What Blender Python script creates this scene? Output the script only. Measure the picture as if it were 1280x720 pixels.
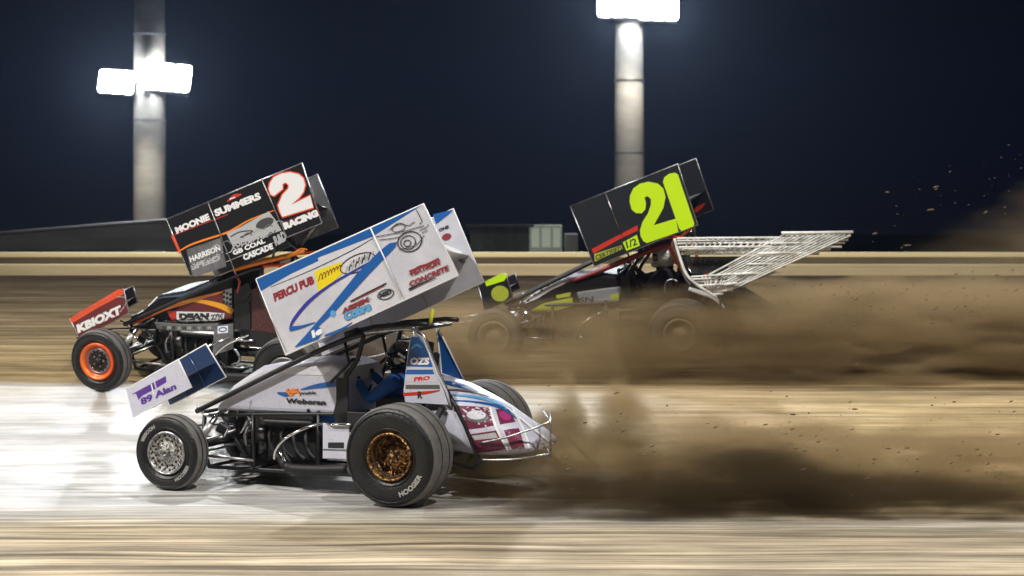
import bpy, bmesh, math, random
import numpy as np
from mathutils import Vector, Matrix
from mathutils.bvhtree import BVHTree
from mathutils.geometry import tessellate_polygon
PI = math.pi
random.seed(7)
for o in list(bpy.data.objects):
    bpy.data.objects.remove(o)
S = bpy.context.scene
COL = S.collection

# ---------------------------------------------------------------- camera
FPX, HOR, EYE = 2600.0, 290.0, 2.28          # focal length in photo pixels, horizon row, eye height
cam = bpy.data.cameras.new("camera")
camo = bpy.data.objects.new("camera", cam)
COL.objects.link(camo)
camo.location = (0, 0, EYE)
camo.rotation_euler = (PI / 2, 0, 0)
cam.sensor_width = 36.0
cam.lens = FPX / 1280 * 36
cam.shift_y = -(360 - HOR) / 1280
cam.clip_end = 3000
cam.dof.use_dof = True
cam.dof.focus_distance = 18.0
cam.dof.aperture_fstop = 2.0
S.camera = camo

# ---------------------------------------------------------------- night sky
W = bpy.data.worlds.new("World")
S.world = W
W.use_nodes = True
wn = W.node_tree
for n in list(wn.nodes):
    wn.nodes.remove(n)
tc = wn.nodes.new('ShaderNodeTexCoord')
sp = wn.nodes.new('ShaderNodeSeparateXYZ')
wn.links.new(tc.outputs['Generated'], sp.inputs[0])
cr = wn.nodes.new('ShaderNodeValToRGB')
wn.links.new(sp.outputs['Z'], cr.inputs[0])
e = cr.color_ramp.elements
e[0].position = 0.0; e[0].color = (0.0038, 0.0047, 0.0099, 1)
e[1].position = 0.6; e[1].color = (.003, .005, .009, 1)
for p_, c_ in ((.03, (0.0029, 0.0043, 0.0130, 1)), (.075, (0.0025, 0.0044, 0.0136, 1)), (.12, (0.0016, 0.0032, 0.0087, 1))):
    k = e.new(p_); k.color = c_
bg = wn.nodes.new('ShaderNodeBackground')
bg.inputs[1].default_value = 0.6
wn.links.new(cr.outputs[0], bg.inputs[0])
wo = wn.nodes.new('ShaderNodeOutputWorld')
wn.links.new(bg.outputs[0], wo.inputs[0])

# ---------------------------------------------------------------- the track's infield floodlights, high behind the camera
def flood(name, loc, aim, power, spot, col=(1, .96, .90), size=.6, blend=.35):
    L = bpy.data.lights.new(name, 'SPOT')
    L.energy = power; L.color = col; L.spot_size = math.radians(spot); L.spot_blend = blend; L.shadow_soft_size = size
    o = bpy.data.objects.new(name, L)
    COL.objects.link(o)
    o.location = loc
    o.rotation_euler = (Vector(aim) - Vector(loc)).to_track_quat('-Z', 'Y').to_euler()
    return o


flood("infield_floodlight", (-21, 4, 23), (0, 20, 0), 38000, 52)
flood("infield_floodlight", (10, 0, 24), (2, 21, 0), 23000, 52)
flood("infield_floodlight", (-27, 16, 18), (-2, 20, 0), 7000, 60)
flood("back_floodlight", (-6, 43, 25), (0, 19, 0), 28000, 60, (.95, .97, 1.0))

S.view_settings.view_transform = 'Standard'
S.view_settings.look = 'None'
S.view_settings.exposure = 0.0
S.view_settings.gamma = 1
S.view_settings.use_curve_mapping = False
S.render.engine = 'CYCLES'
S.cycles.use_denoising = True
S.cycles.max_bounces = 5
S.cycles.volume_bounces = 1
S.cycles.volume_max_steps = 160
S.cycles.volume_step_rate = .6
S.cycles.sample_clamp_indirect = 4

# ---------------------------------------------------------------- materials
MATS = {}


def mat(name, col, rough=.5, metal=0., coat=0., spec=.5, noise=None, dirt=0., bump=0., emit=0., emitc=None, nscale=8.):
    """noise=(colour2, scale(3), lo, hi); dirt = share of tan dust specks"""
    if name in MATS:
        return MATS[name]
    m = bpy.data.materials.new(name)
    m.use_nodes = True
    nt = m.node_tree
    b = nt.nodes['Principled BSDF']
    b.inputs['Base Color'].default_value = (*col, 1)
    b.inputs['Roughness'].default_value = rough
    b.inputs['Metallic'].default_value = metal
    b.inputs['Coat Weight'].default_value = coat
    b.inputs['Specular IOR Level'].default_value = spec
    out = None
    co = nt.nodes.new('ShaderNodeTexCoord')
    if noise:
        c2, sc, lo, hi = noise
        mp = nt.nodes.new('ShaderNodeMapping')
        mp.inputs['Scale'].default_value = sc
        nt.links.new(co.outputs['Object'], mp.inputs[0])
        nz = nt.nodes.new('ShaderNodeTexNoise')
        nz.inputs['Scale'].default_value = 1
        nz.inputs['Detail'].default_value = 6
        nz.inputs['Roughness'].default_value = .6
        nt.links.new(mp.outputs[0], nz.inputs[0])
        r = nt.nodes.new('ShaderNodeValToRGB')
        r.color_ramp.elements[0].position = lo
        r.color_ramp.elements[1].position = hi
        r.color_ramp.elements[0].color = (*col, 1)
        r.color_ramp.elements[1].color = (*c2, 1)
        nt.links.new(nz.outputs['Fac'], r.inputs[0])
        out = r.outputs[0]
    if dirt > 0:
        nz = nt.nodes.new('ShaderNodeTexNoise')
        nz.inputs['Scale'].default_value = 55
        nz.inputs['Detail'].default_value = 9
        nz.inputs['Roughness'].default_value = .75
        nt.links.new(co.outputs['Object'], nz.inputs[0])
        r = nt.nodes.new('ShaderNodeValToRGB')
        r.color_ramp.elements[0].position = .60 - dirt * .25
        r.color_ramp.elements[1].position = .72 - dirt * .18
        r.color_ramp.elements[0].color = (0, 0, 0, 1)
        r.color_ramp.elements[1].color = (.6, .6, .6, 1)
        nt.links.new(nz.outputs['Fac'], r.inputs[0])
        mx = nt.nodes.new('ShaderNodeMix')
        mx.data_type = 'RGBA'
        nt.links.new(r.outputs[0], mx.inputs[0])
        if out:
            nt.links.new(out, mx.inputs[6])
        else:
            mx.inputs[6].default_value = (*col, 1)
        mx.inputs[7].default_value = (.15, .115, .07, 1)
        out = mx.outputs[2]
        # dust dulls the gloss
        ma = nt.nodes.new('ShaderNodeMath')
        ma.operation = 'MULTIPLY_ADD'
        nt.links.new(r.outputs[0], ma.inputs[0])
        ma.inputs[1].default_value = .5
        ma.inputs[2].default_value = rough
        ma.use_clamp = True
        nt.links.new(ma.outputs[0], b.inputs['Roughness'])
    if out:
        nt.links.new(out, b.inputs['Base Color'])
    if bump:
        nz = nt.nodes.new('ShaderNodeTexNoise')
        nz.inputs['Scale'].default_value = nscale
        nz.inputs['Detail'].default_value = 5
        nt.links.new(co.outputs['Object'], nz.inputs[0])
        bp = nt.nodes.new('ShaderNodeBump')
        bp.inputs['Strength'].default_value = bump
        bp.inputs['Distance'].default_value = .02
        nt.links.new(nz.outputs['Fac'], bp.inputs['Height'])
        nt.links.new(bp.outputs[0], b.inputs['Normal'])
    if emit:
        b.inputs['Emission Color'].default_value = (*(emitc or col), 1)
        b.inputs['Emission Strength'].default_value = emit
    MATS[name] = m
    return m


white = mat('white_paint', (.70, .70, .76), .35, coat=.2, dirt=.14, bump=.12, nscale=3)
wingw = mat('wing_white', (.62, .62, .67), .38, coat=.15, dirt=.10, bump=.35, nscale=3.2,
            noise=((.47, .48, .55), (2.2, 2.2, 2.2), .35, .65))
lav = mat('pale_lavender_paint', (.56, .56, .66), .42, coat=.15, dirt=.18, bump=.15, nscale=3)
blue = mat('blue_paint', (.010, .10, .36), .35, coat=.3, dirt=.08)
dblue = mat('dark_blue_paint', (.008, .035, .11), .35, coat=.3, dirt=.10)
lblue = mat('light_blue_paint', (.10, .33, .62), .35)
black = mat('black_paint', (.005, .005, .007), .55, spec=.25, dirt=.04)
blackm = mat('black_matt', (.006, .006, .007), .6, dirt=.05)
navy = mat('navy_black_paint', (.004, .006, .012), .45, coat=.1, dirt=.02)
tube_b = mat('black_tube', (.007, .007, .008), .4, dirt=.08)
alu = mat('aluminium', (.55, .55, .56), .32, metal=1, noise=((.25, .25, .26), (30, 30, 30), .4, .65), dirt=.18)
steel = mat('dull_steel', (.22, .22, .22), .42, metal=.9, dirt=.25)
chrome = mat('bright_metal', (.75, .75, .76), .15, metal=1, dirt=.12)
red = mat('red_paint', (.55, .03, .015), .35, dirt=.08)
orange = mat('orange_paint', (.85, .22, .01), .35, dirt=.08)
orred = mat('orange_red_paint', (.72, .07, .012), .35, dirt=.10)
yellow = mat('yellow_paint', (.75, .60, .01), .4, dirt=.06)
neon = mat('fluorescent_yellow', (.52, .80, .0), .5, dirt=.05)
neond = mat('dusty_fluorescent_yellow', (.36, .42, .02), .6, dirt=.3)
darkred = mat('dark_red_panel', (.13, .010, .012), .45, dirt=.15)
maroon = mat('maroon_paint', (.15, .022, .060), .35, dirt=.12)
magenta = mat('magenta_paint', (.38, .03, .16), .4)
purple = mat('purple_paint', (.10, .035, .27), .4)
ink = mat('black_ink', (.015, .015, .02), .5)
inkr = mat('dark_red_ink', (.25, .02, .03), .5)
grey = mat('grey_panel', (.20, .20, .21), .4, metal=.3, dirt=.3, bump=.3, noise=((.09, .09, .10), (5, 5, 5), .35, .65))
greyw = mat('grey_white_ink', (.45, .45, .46), .5, dirt=.3)
whitei = mat('white_ink', (.80, .80, .80), .45)
rubber = mat('tyre_rubber', (.005, .005, .006), .42, dirt=.02, bump=.25, nscale=40, noise=((.012, .012, .012), (6, 6, 6), .35, .65))
tread = mat('worn_tyre_tread', (.12, .115, .108), .85, dirt=.12, bump=.3, nscale=30, noise=((.19, .18, .17), (9, 9, 9), .3, .7))
dusty_r = mat('dusty_tyre', (.12, .10, .075), .9, dirt=.5)
goldm = mat('bronze_rim', (.42, .24, .09), .33, metal=.9, noise=((.05, .022, .010), (38, 38, 38), .42, .58), bump=.6, nscale=50)
rimsil = mat('speckled_silver_rim', (.46, .45, .42), .42, metal=.7, noise=((.07, .065, .06), (55, 55, 55), .42, .60), bump=.6, nscale=70)
rimor = mat('orange_red_rim', (.72, .10, .02), .35, metal=.2, dirt=.2)
rimdark = mat('dark_rim_centre', (.02, .015, .015), .4, metal=.5, dirt=.25)
dustrim = mat('dusty_rim', (.22, .17, .10), .8, dirt=.4)
suit = mat('blue_race_suit', (.015, .10, .38), .8, bump=.3, nscale=14)
suitd = mat('dark_race_suit', (.02, .02, .03), .8, bump=.3, nscale=14)
helm = mat('black_helmet', (.010, .010, .012), .12, coat=1)
helmw = mat('white_helmet', (.65, .65, .65), .2, coat=1)
visor = mat('smoked_visor', (.01, .01, .015), .05, coat=1)
glove = mat('black_glove', (.015, .015, .017), .7)
strapy = mat('yellow_strut_wrap', (.70, .72, .05), .5)


# ---------------------------------------------------------------- mesh collector
class MB:
    def __init__(s):
        s.v = []; s.f = []; s.m = []; s.s = []; s.mats = []

    def mi(s, m):
        if m not in s.mats:
            s.mats.append(m)
        return s.mats.index(m)

    def add(s, vs, fs, m, smooth=False):
        k = len(s.v); i = s.mi(m)
        s.v += [tuple(v) for v in vs]
        for f in fs:
            s.f.append([k + a for a in f]); s.m.append(i); s.s.append(smooth)
        return s

    def tube(s, pts, r, m, n=8, curve=False, caps=True):
        pts = [Vector(p) for p in pts]
        rs = list(r) if isinstance(r, (list, tuple)) else [r] * len(pts)
        if curve and len(pts) > 2:
            P = [pts[0]] + pts + [pts[-1]]; R = [rs[0]] + rs + [rs[-1]]
            q = []; qr = []
            for i in range(1, len(P) - 2):
                for j in range(5):
                    t = j / 5
                    a, b, c, d = P[i - 1:i + 3]
                    q.append(.5 * ((2 * b) + (c - a) * t + (2 * a - 5 * b + 4 * c - d) * t * t + (3 * b - a - 3 * c + d) * t ** 3))
                    qr.append(R[i] * (1 - t) + R[i + 1] * t)
            q.append(pts[-1]); qr.append(rs[-1])
            pts, rs = q, qr
        vs = []; fs = []
        t0 = (pts[1] - pts[0]).normalized()
        u = t0.orthogonal().normalized()
        N = len(pts)
        for i, p in enumerate(pts):
            if i == 0: t = pts[1] - pts[0]
            elif i == N - 1: t = pts[-1] - pts[-2]
            else: t = (pts[i + 1] - pts[i]).normalized() + (pts[i] - pts[i - 1]).normalized()
            t.normalize()
            u = (u - t * u.dot(t)).normalized()
            w = t.cross(u)
            for j in range(n):
                a = 2 * PI * j / n
                vs.append(p + (u * math.cos(a) + w * math.sin(a)) * rs[i])
        for i in range(N - 1):
            for j in range(n):
                fs.append([i * n + j, i * n + (j + 1) % n, (i + 1) * n + (j + 1) % n, (i + 1) * n + j])
        if caps:
            fs.append(list(range(n))[::-1]); fs.append([(N - 1) * n + j for j in range(n)])
        return s.add(vs, fs, m, True)

    def box(s, c, d, m, rot=None, bev=0.0):
        x, y, z = [k / 2 for k in d]
        R = rot.to_matrix() if rot is not None and hasattr(rot, 'to_matrix') else (rot or Matrix.Identity(3))
        b = min(bev, x * .9, y * .9, z * .9)
        bm = bmesh.new()
        bmesh.ops.create_cube(bm, size=1)
        for v in bm.verts:
            v.co = Vector((v.co.x * d[0], v.co.y * d[1], v.co.z * d[2]))
        if b > 0:
            bmesh.ops.bevel(bm, geom=bm.edges[:], offset=b, segments=2, affect='EDGES', profile=.5)
        bm.verts.index_update()
        vs = [R @ v.co + Vector(c) for v in bm.verts]
        fs = [[v.index for v in f.verts] for f in bm.faces]
        bm.free()
        return s.add(vs, fs, m)

    def prism(s, poly, y0, y1, m, bev=0.0, m2=None, seg=2):
        """poly = (x,z) outline, extruded from y0 to y1 (y0 faces the camera side)"""
        bm = bmesh.new()
        vs = [bm.verts.new((x, y0, z)) for x, z in poly]
        f = bm.faces.new(vs)
        r = bmesh.ops.extrude_face_region(bm, geom=[f])
        for v in [g for g in r['geom'] if isinstance(g, bmesh.types.BMVert)]:
            v.co.y = y1
        bmesh.ops.recalc_face_normals(bm, faces=bm.faces[:])
        if bev > 0:
            ed = [e for e in bm.edges if abs(e.verts[0].co.y - e.verts[1].co.y) < 1e-6]
            bmesh.ops.bevel(bm, geom=ed, offset=bev, segments=seg, affect='EDGES', profile=.5, clamp_overlap=True)
        big = [f for f in bm.faces if len(f.verts) > 4]
        bmesh.ops.triangulate(bm, faces=big)
        bm.verts.index_update()
        s.add([v.co.copy() for v in bm.verts], [[v.index for v in f.verts] for f in bm.faces], m)
        bm.free()
        return s

    def lathe(s, prof, c, m, n=40, axis='y', a0=0, ms=None):
        """prof = (along axis, radius)"""
        vs = []; N = len(prof)
        for a, r in prof:
            for j in range(n):
                t = 2 * PI * j / n + a0
                if axis == 'y': v = (c[0] + r * math.cos(t), c[1] + a, c[2] + r * math.sin(t))
                elif axis == 'x': v = (c[0] + a, c[1] + r * math.cos(t), c[2] + r * math.sin(t))
                else: v = (c[0] + r * math.cos(t), c[1] + r * math.sin(t), c[2] + a)
                vs.append(v)
        for i in range(N - 1):
            fs = [[i * n + j, i * n + (j + 1) % n, (i + 1) * n + (j + 1) % n, (i + 1) * n + j] for j in range(n)]
            if i == 0: s.add(vs, fs, ms[i] if ms else m, True); base = len(s.v) - len(vs)
            else:
                k = s.mi(ms[i] if ms else m)
                for f in fs:
                    s.f.append([base + a for a in f]); s.m.append(k); s.s.append(True)
        return s

    def ball(s, c, r, m, n=12, sc=(1, 1, 1)):
        bm = bmesh.new()
        bmesh.ops.create_uvsphere(bm, u_segments=n, v_segments=max(6, n * 2 // 3), radius=1)
        bm.verts.index_update()
        s.add([(c[0] + v.co.x * r * sc[0], c[1] + v.co.y * r * sc[1], c[2] + v.co.z * r * sc[2]) for v in bm.verts],
              [[v.index for v in f.verts] for f in bm.faces], m, True)
        bm.free()
        return s

    def build(s, name, parent=None, label=None):
        me = bpy.data.meshes.new(name)
        me.from_pydata(s.v, [], s.f)
        for m in s.mats: me.materials.append(m)
        me.polygons.foreach_set('material_index', s.m)
        me.polygons.foreach_set('use_smooth', s.s)
        bm = bmesh.new(); bm.from_mesh(me)
        bmesh.ops.recalc_face_normals(bm, faces=bm.faces[:])
        bm.to_mesh(me); bm.free()
        me.update()
        o = bpy.data.objects.new(name, me)
        COL.objects.link(o)
        if parent: o.parent = parent
        if label: o['label'] = label
        return o


def empty(name, parent=None, label=None, cat=None, group=None, kind=None):
    o = bpy.data.objects.new(name, None)
    o.empty_display_size = .1
    COL.objects.link(o)
    if parent: o.parent = parent
    return tag(o, label, cat, group, kind)


def tag(o, label=None, cat=None, group=None, kind=None):
    if label: o['label'] = label
    if cat: o['category'] = cat
    if group: o['group'] = group
    if kind: o['kind'] = kind
    return o


# ---------------------------------------------------------------- track surface
PROF = [(-40, 0), (16.5, 0), (17.5, .03), (18.7, .075), (19.5, .17), (20.3, .32), (21, .45), (22, .62), (23, .78), (24, .92), (26, 1.15),
        (29, 1.36), (32, 1.54), (33.0, 1.59)]


def gz(y):
    for (a, za), (b, zb) in zip(PROF, PROF[1:]):
        if y <= b:
            t = (y - a) / (b - a)
            return za + (zb - za) * t
    return PROF[-1][1]


def ramp(nt, x, stops, interp='LINEAR'):
    r = nt.nodes.new('ShaderNodeValToRGB')
    r.color_ramp.interpolation = interp
    el = r.color_ramp.elements
    while len(el) < len(stops): el.new(.5)
    for q, (p_, c_) in zip(el, stops):
        q.position = p_
        q.color = (*c_, 1) if isinstance(c_, tuple) else (c_, c_, c_, 1)
    nt.links.new(x, r.inputs[0])
    return r.outputs[0]


def track_material():
    m = bpy.data.materials.new('clay_track')
    m.use_nodes = True
    nt = m.node_tree
    b = nt.nodes['Principled BSDF']
    co = nt.nodes.new('ShaderNodeTexCoord')

    def noise(scale, det=6, rough=.6, vec=None, dist=0):
        mp = nt.nodes.new('ShaderNodeMapping')
        mp.inputs['Scale'].default_value = scale
        nt.links.new(vec or co.outputs['Object'], mp.inputs[0])
        nz = nt.nodes.new('ShaderNodeTexNoise')
        nz.inputs['Scale'].default_value = 1
        nz.inputs['Detail'].default_value = det
        nz.inputs['Roughness'].default_value = rough
        nz.inputs['Distortion'].default_value = dist
        nt.links.new(mp.outputs[0], nz.inputs[0])
        return nz.outputs['Fac']

    def math_(op, a, c, clamp=False):
        k = nt.nodes.new('ShaderNodeMath'); k.operation = op; k.use_clamp = clamp
        for i, q in enumerate((a, c)):
            if isinstance(q, (int, float)): k.inputs[i].default_value = q
            else: nt.links.new(q, k.inputs[i])
        return k.outputs[0]

    def mix(f, a, c, mode='MIX'):
        k = nt.nodes.new('ShaderNodeMix'); k.data_type = 'RGBA'; k.blend_type = mode
        for i, q in ((0, f), (6, a), (7, c)):
            if isinstance(q, (int, float)): k.inputs[i].default_value = q
            elif isinstance(q, tuple): k.inputs[i].default_value = (*q, 1)
            else: nt.links.new(q, k.inputs[i])
        return k.outputs[2]
    sx = nt.nodes.new('ShaderNodeSeparateXYZ')
    nt.links.new(co.outputs['Object'], sx.inputs[0])
    wob = noise((.12, .9, 1), 4)
    yy = math_('ADD', math_('ADD', sx.outputs['Y'], math_('MULTIPLY', sx.outputs['X'], .05)), math_('MULTIPLY', math_('SUBTRACT', wob, .5), .55))
    t = math_('DIVIDE', math_('SUBTRACT', yy, 12.0), 24.0, True)   # 12 m .. 36 m

    def Y(y): return (y - 12) / 24
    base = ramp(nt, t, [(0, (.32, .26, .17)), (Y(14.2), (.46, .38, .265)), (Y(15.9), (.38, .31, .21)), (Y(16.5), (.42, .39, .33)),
                        (Y(17.2), (.55, .54, .515)), (Y(20.6), (.64, .625, .60)), (Y(21.9), (.54, .50, .42)), (Y(22.15), (.24, .175, .09)),  # pale middle band: light clay with lamp glare put into its colour
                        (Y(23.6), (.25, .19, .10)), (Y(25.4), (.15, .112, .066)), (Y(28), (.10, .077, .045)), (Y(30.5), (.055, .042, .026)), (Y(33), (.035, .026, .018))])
    # the right-hand half of the groove is browner, churned clay
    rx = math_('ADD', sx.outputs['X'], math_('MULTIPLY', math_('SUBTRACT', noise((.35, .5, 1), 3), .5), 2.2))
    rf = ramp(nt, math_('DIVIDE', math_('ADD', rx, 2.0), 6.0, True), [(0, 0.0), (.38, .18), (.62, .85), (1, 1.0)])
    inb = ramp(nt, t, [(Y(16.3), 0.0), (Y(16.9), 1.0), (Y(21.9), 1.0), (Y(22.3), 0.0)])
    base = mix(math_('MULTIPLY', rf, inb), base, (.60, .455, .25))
    # long streaks rubbed in along the racing line by tyres and graders
    s1 = noise((.17, 5.5, 1), 7, .66, dist=.5)
    s2 = noise((.38, 15.0, 1), 7, .72, dist=.4)
    s3 = noise((.8, 2.2, 1), 5, .6)
    st = ramp(nt, s1, [(.36, .38), (.5, 1.0), (.62, 1.4)])
    st2 = ramp(nt, s2, [(.36, .50), (.5, 1.0), (.63, 1.35)])
    st3 = ramp(nt, s3, [(.3, .66), (.7, 1.25)])
    calm = ramp(nt, t, [(Y(16.2), 1.0), (Y(16.8), .38), (Y(21.9), .36), (Y(22.3), .85), (Y(33), .9)])
    calm = math_('MAXIMUM', calm, math_('MULTIPLY', rf, .55))
    col = mix(calm, base, mix(1.0, base, st, 'MULTIPLY'))
    col = mix(calm, col, mix(1.0, col, st2, 'MULTIPLY'))
    col = mix(1.0, col, st3, 'MULTIPLY')
    # dark rubbered smears in the pale groove
    sm = noise((.45, 3.2, 1), 7, .68, dist=.4)
    smf = ramp(nt, sm, [(.52, 0.0), (.62, .6), (.75, .85)])
    smb = ramp(nt, t, [(Y(16.2), 0.0), (Y(16.6), 1.0), (Y(18.6), .75), (Y(19.6), .22), (Y(22), 0.12)])
    col = mix(math_('MULTIPLY', smf, smb), col, (.05, .048, .045))
    # crumbs of clay
    cb = noise((16, 26, 10), 4, .8)
    col = mix(ramp(nt, cb, [(.62, 0.0), (.70, .35)]), col, (.07, .05, .03))
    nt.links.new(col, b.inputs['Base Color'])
    rr = ramp(nt, t, [(Y(16), .75), (Y(17), .48), (Y(21.8), .45), (Y(22.3), .8)])
    rr = math_('ADD', rr, math_('MULTIPLY', math_('SUBTRACT', s2, .5), .5), True)
    nt.links.new(rr, b.inputs['Roughness'])
    nt.links.new(ramp(nt, t, [(Y(15.9), .08), (Y(16.6), .2), (Y(21.8), .2), (Y(22.3), .0)]), b.inputs['Specular IOR Level'])
    bp = nt.nodes.new('ShaderNodeBump')
    bp.inputs['Strength'].default_value = .5
    bp.inputs['Distance'].default_value = .04
    hh = math_('ADD', math_('MULTIPLY', s1, .8), math_('ADD', math_('MULTIPLY', s2, .35), math_('MULTIPLY', cb, .25)))
    nt.links.new(hh, bp.inputs['Height'])
    nt.links.new(bp.outputs[0], b.inputs['Normal'])
    return m


def sheet(name, xs, ys, zf, m):
    mb = MB()
    vs = [(x, y, zf(x, y)) for y in ys for x in xs]
    n = len(xs)
    fs = [[j * n + i, j * n + i + 1, (j + 1) * n + i + 1, (j + 1) * n + i] for j in range(len(ys) - 1) for i in range(n - 1)]
    mb.add(vs, fs, m, True)
    return mb.build(name)


from mathutils import noise as MN
ysn = [-40, -20, 0, 6, 10] + [12 + .14 * i for i in range(151)]
xsn = [-150, -80, -40, -25] + [-18 + .45 * i for i in range(81)] + [25, 40, 80, 150]


def tz(x, y):
    z = sum((gz(y + d) for d in (-.5, -.25, 0, .25, .5))) / 5
    if 12 < y < 33:
        z += (MN.noise((x * .35, y * 3.1, 0)) * .010 + MN.noise((x * .9, y * 1.4, 5)) * .012)
    return z


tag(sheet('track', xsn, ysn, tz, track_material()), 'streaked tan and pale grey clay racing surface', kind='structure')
dirtm = mat('dark_outfield_dirt', (.035, .028, .020), .95, noise=((.06, .047, .03), (.4, .9, 1), .3, .7), bump=.4, nscale=2)
tag(sheet('ground', [-900, -300, -100, 0, 100, 300, 900], [33.0, 34, 36, 40, 80, 200, 1500],
          lambda x, y: 1.59 if y < 34.5 else (1.3 if y < 37 else .4), dirtm), 'dark dirt beyond the outer wall', kind='structure')

# outer barrier of the banked turn
conc = mat('dusty_concrete', (.62, .50, .29), .9, noise=((.38, .30, .17), (.25, 3, 3), .3, .7), bump=.3)
concd = mat('dark_stained_concrete', (.07, .05, .035), .9, noise=((.12, .09, .05), (.3, 3, 3), .3, .7), bump=.3)
railc = mat('cream_painted_rail', (.80, .68, .38), .6, noise=((.66, .54, .30), (.6, 5, 5), .3, .7), bump=.2)
bar = empty('track_barrier', label='low concrete wall with cream top rail along the outer edge of the track', cat='barrier')
m = MB()
m.box((0, 33.2, 1.66), (190, .30, .22), conc, bev=.03)
m.build('concrete_wall', bar)
m = MB()
m.box((0, 33.35, 1.82), (190, .22, .12), concd, bev=.01)
for k in range(-31, 32):
    m.box((k * 3.0, 33.42, 1.84), (.10, .10, .22), concd)
m.build('backing_board', bar)
m = MB()
m.box((0, 33.30, 1.915), (190, .16, .085), railc, bev=.02)
m.build('top_rail', bar)


# ---------------------------------------------------------------- car frames
def frame(X, Y, Z, yaw, s, pitch=0.0):
    n = Vector((0, -s, 1)).normalized()
    x = Vector((math.cos(yaw), -math.sin(yaw), 0)); x -= n * x.dot(n); x.normalize()
    y = n.cross(x)
    if pitch:
        R = Matrix.Rotation(pitch, 3, y)
        x = R @ x; n = R @ n
    M = Matrix(((x.x, y.x, n.x, X), (x.y, y.y, n.y, Y), (x.z, y.z, n.z, Z), (0, 0, 0, 1)))
    return M


TXT = {}


def glyphs(body, bold=0.0):
    key = (body, bold)
    if key in TXT: return TXT[key]
    cu = bpy.data.curves.new('lettering', 'FONT')
    cu.body = body; cu.offset = bold; cu.resolution_u = 3
    o = bpy.data.objects.new('lettering', cu)
    COL.objects.link(o)
    bpy.context.view_layer.update()
    me = bpy.data.meshes.new_from_object(o.evaluated_get(bpy.context.evaluated_depsgraph_get()))
    vs = [(v.co.x, v.co.y) for v in me.vertices]
    fs = [list(p.vertices) for p in me.polygons]
    bpy.data.objects.remove(o); bpy.data.curves.remove(cu); bpy.data.meshes.remove(me)
    TXT[key] = (vs, fs)
    return TXT[key]


class Car:
    def __init__(s, M, root):
        s.M = M; s.I = M.inverted(); s.root = root
        s.c = s.I @ Vector((0, 0, EYE))
        s.R = s.I.to_3x3()

    def ray(s, u, v):
        return (s.R @ Vector(((u - 640) / FPX, 1, (HOR - v) / FPX))).normalized()

    def L(s, u, v, y):
        d = s.ray(u, v)
        return s.c + d * ((y - s.c.y) / d.y)

    def xz(s, pts, y):
        return [(p.x, p.z) for p in (s.L(u, v, y) for u, v in pts)]


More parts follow.
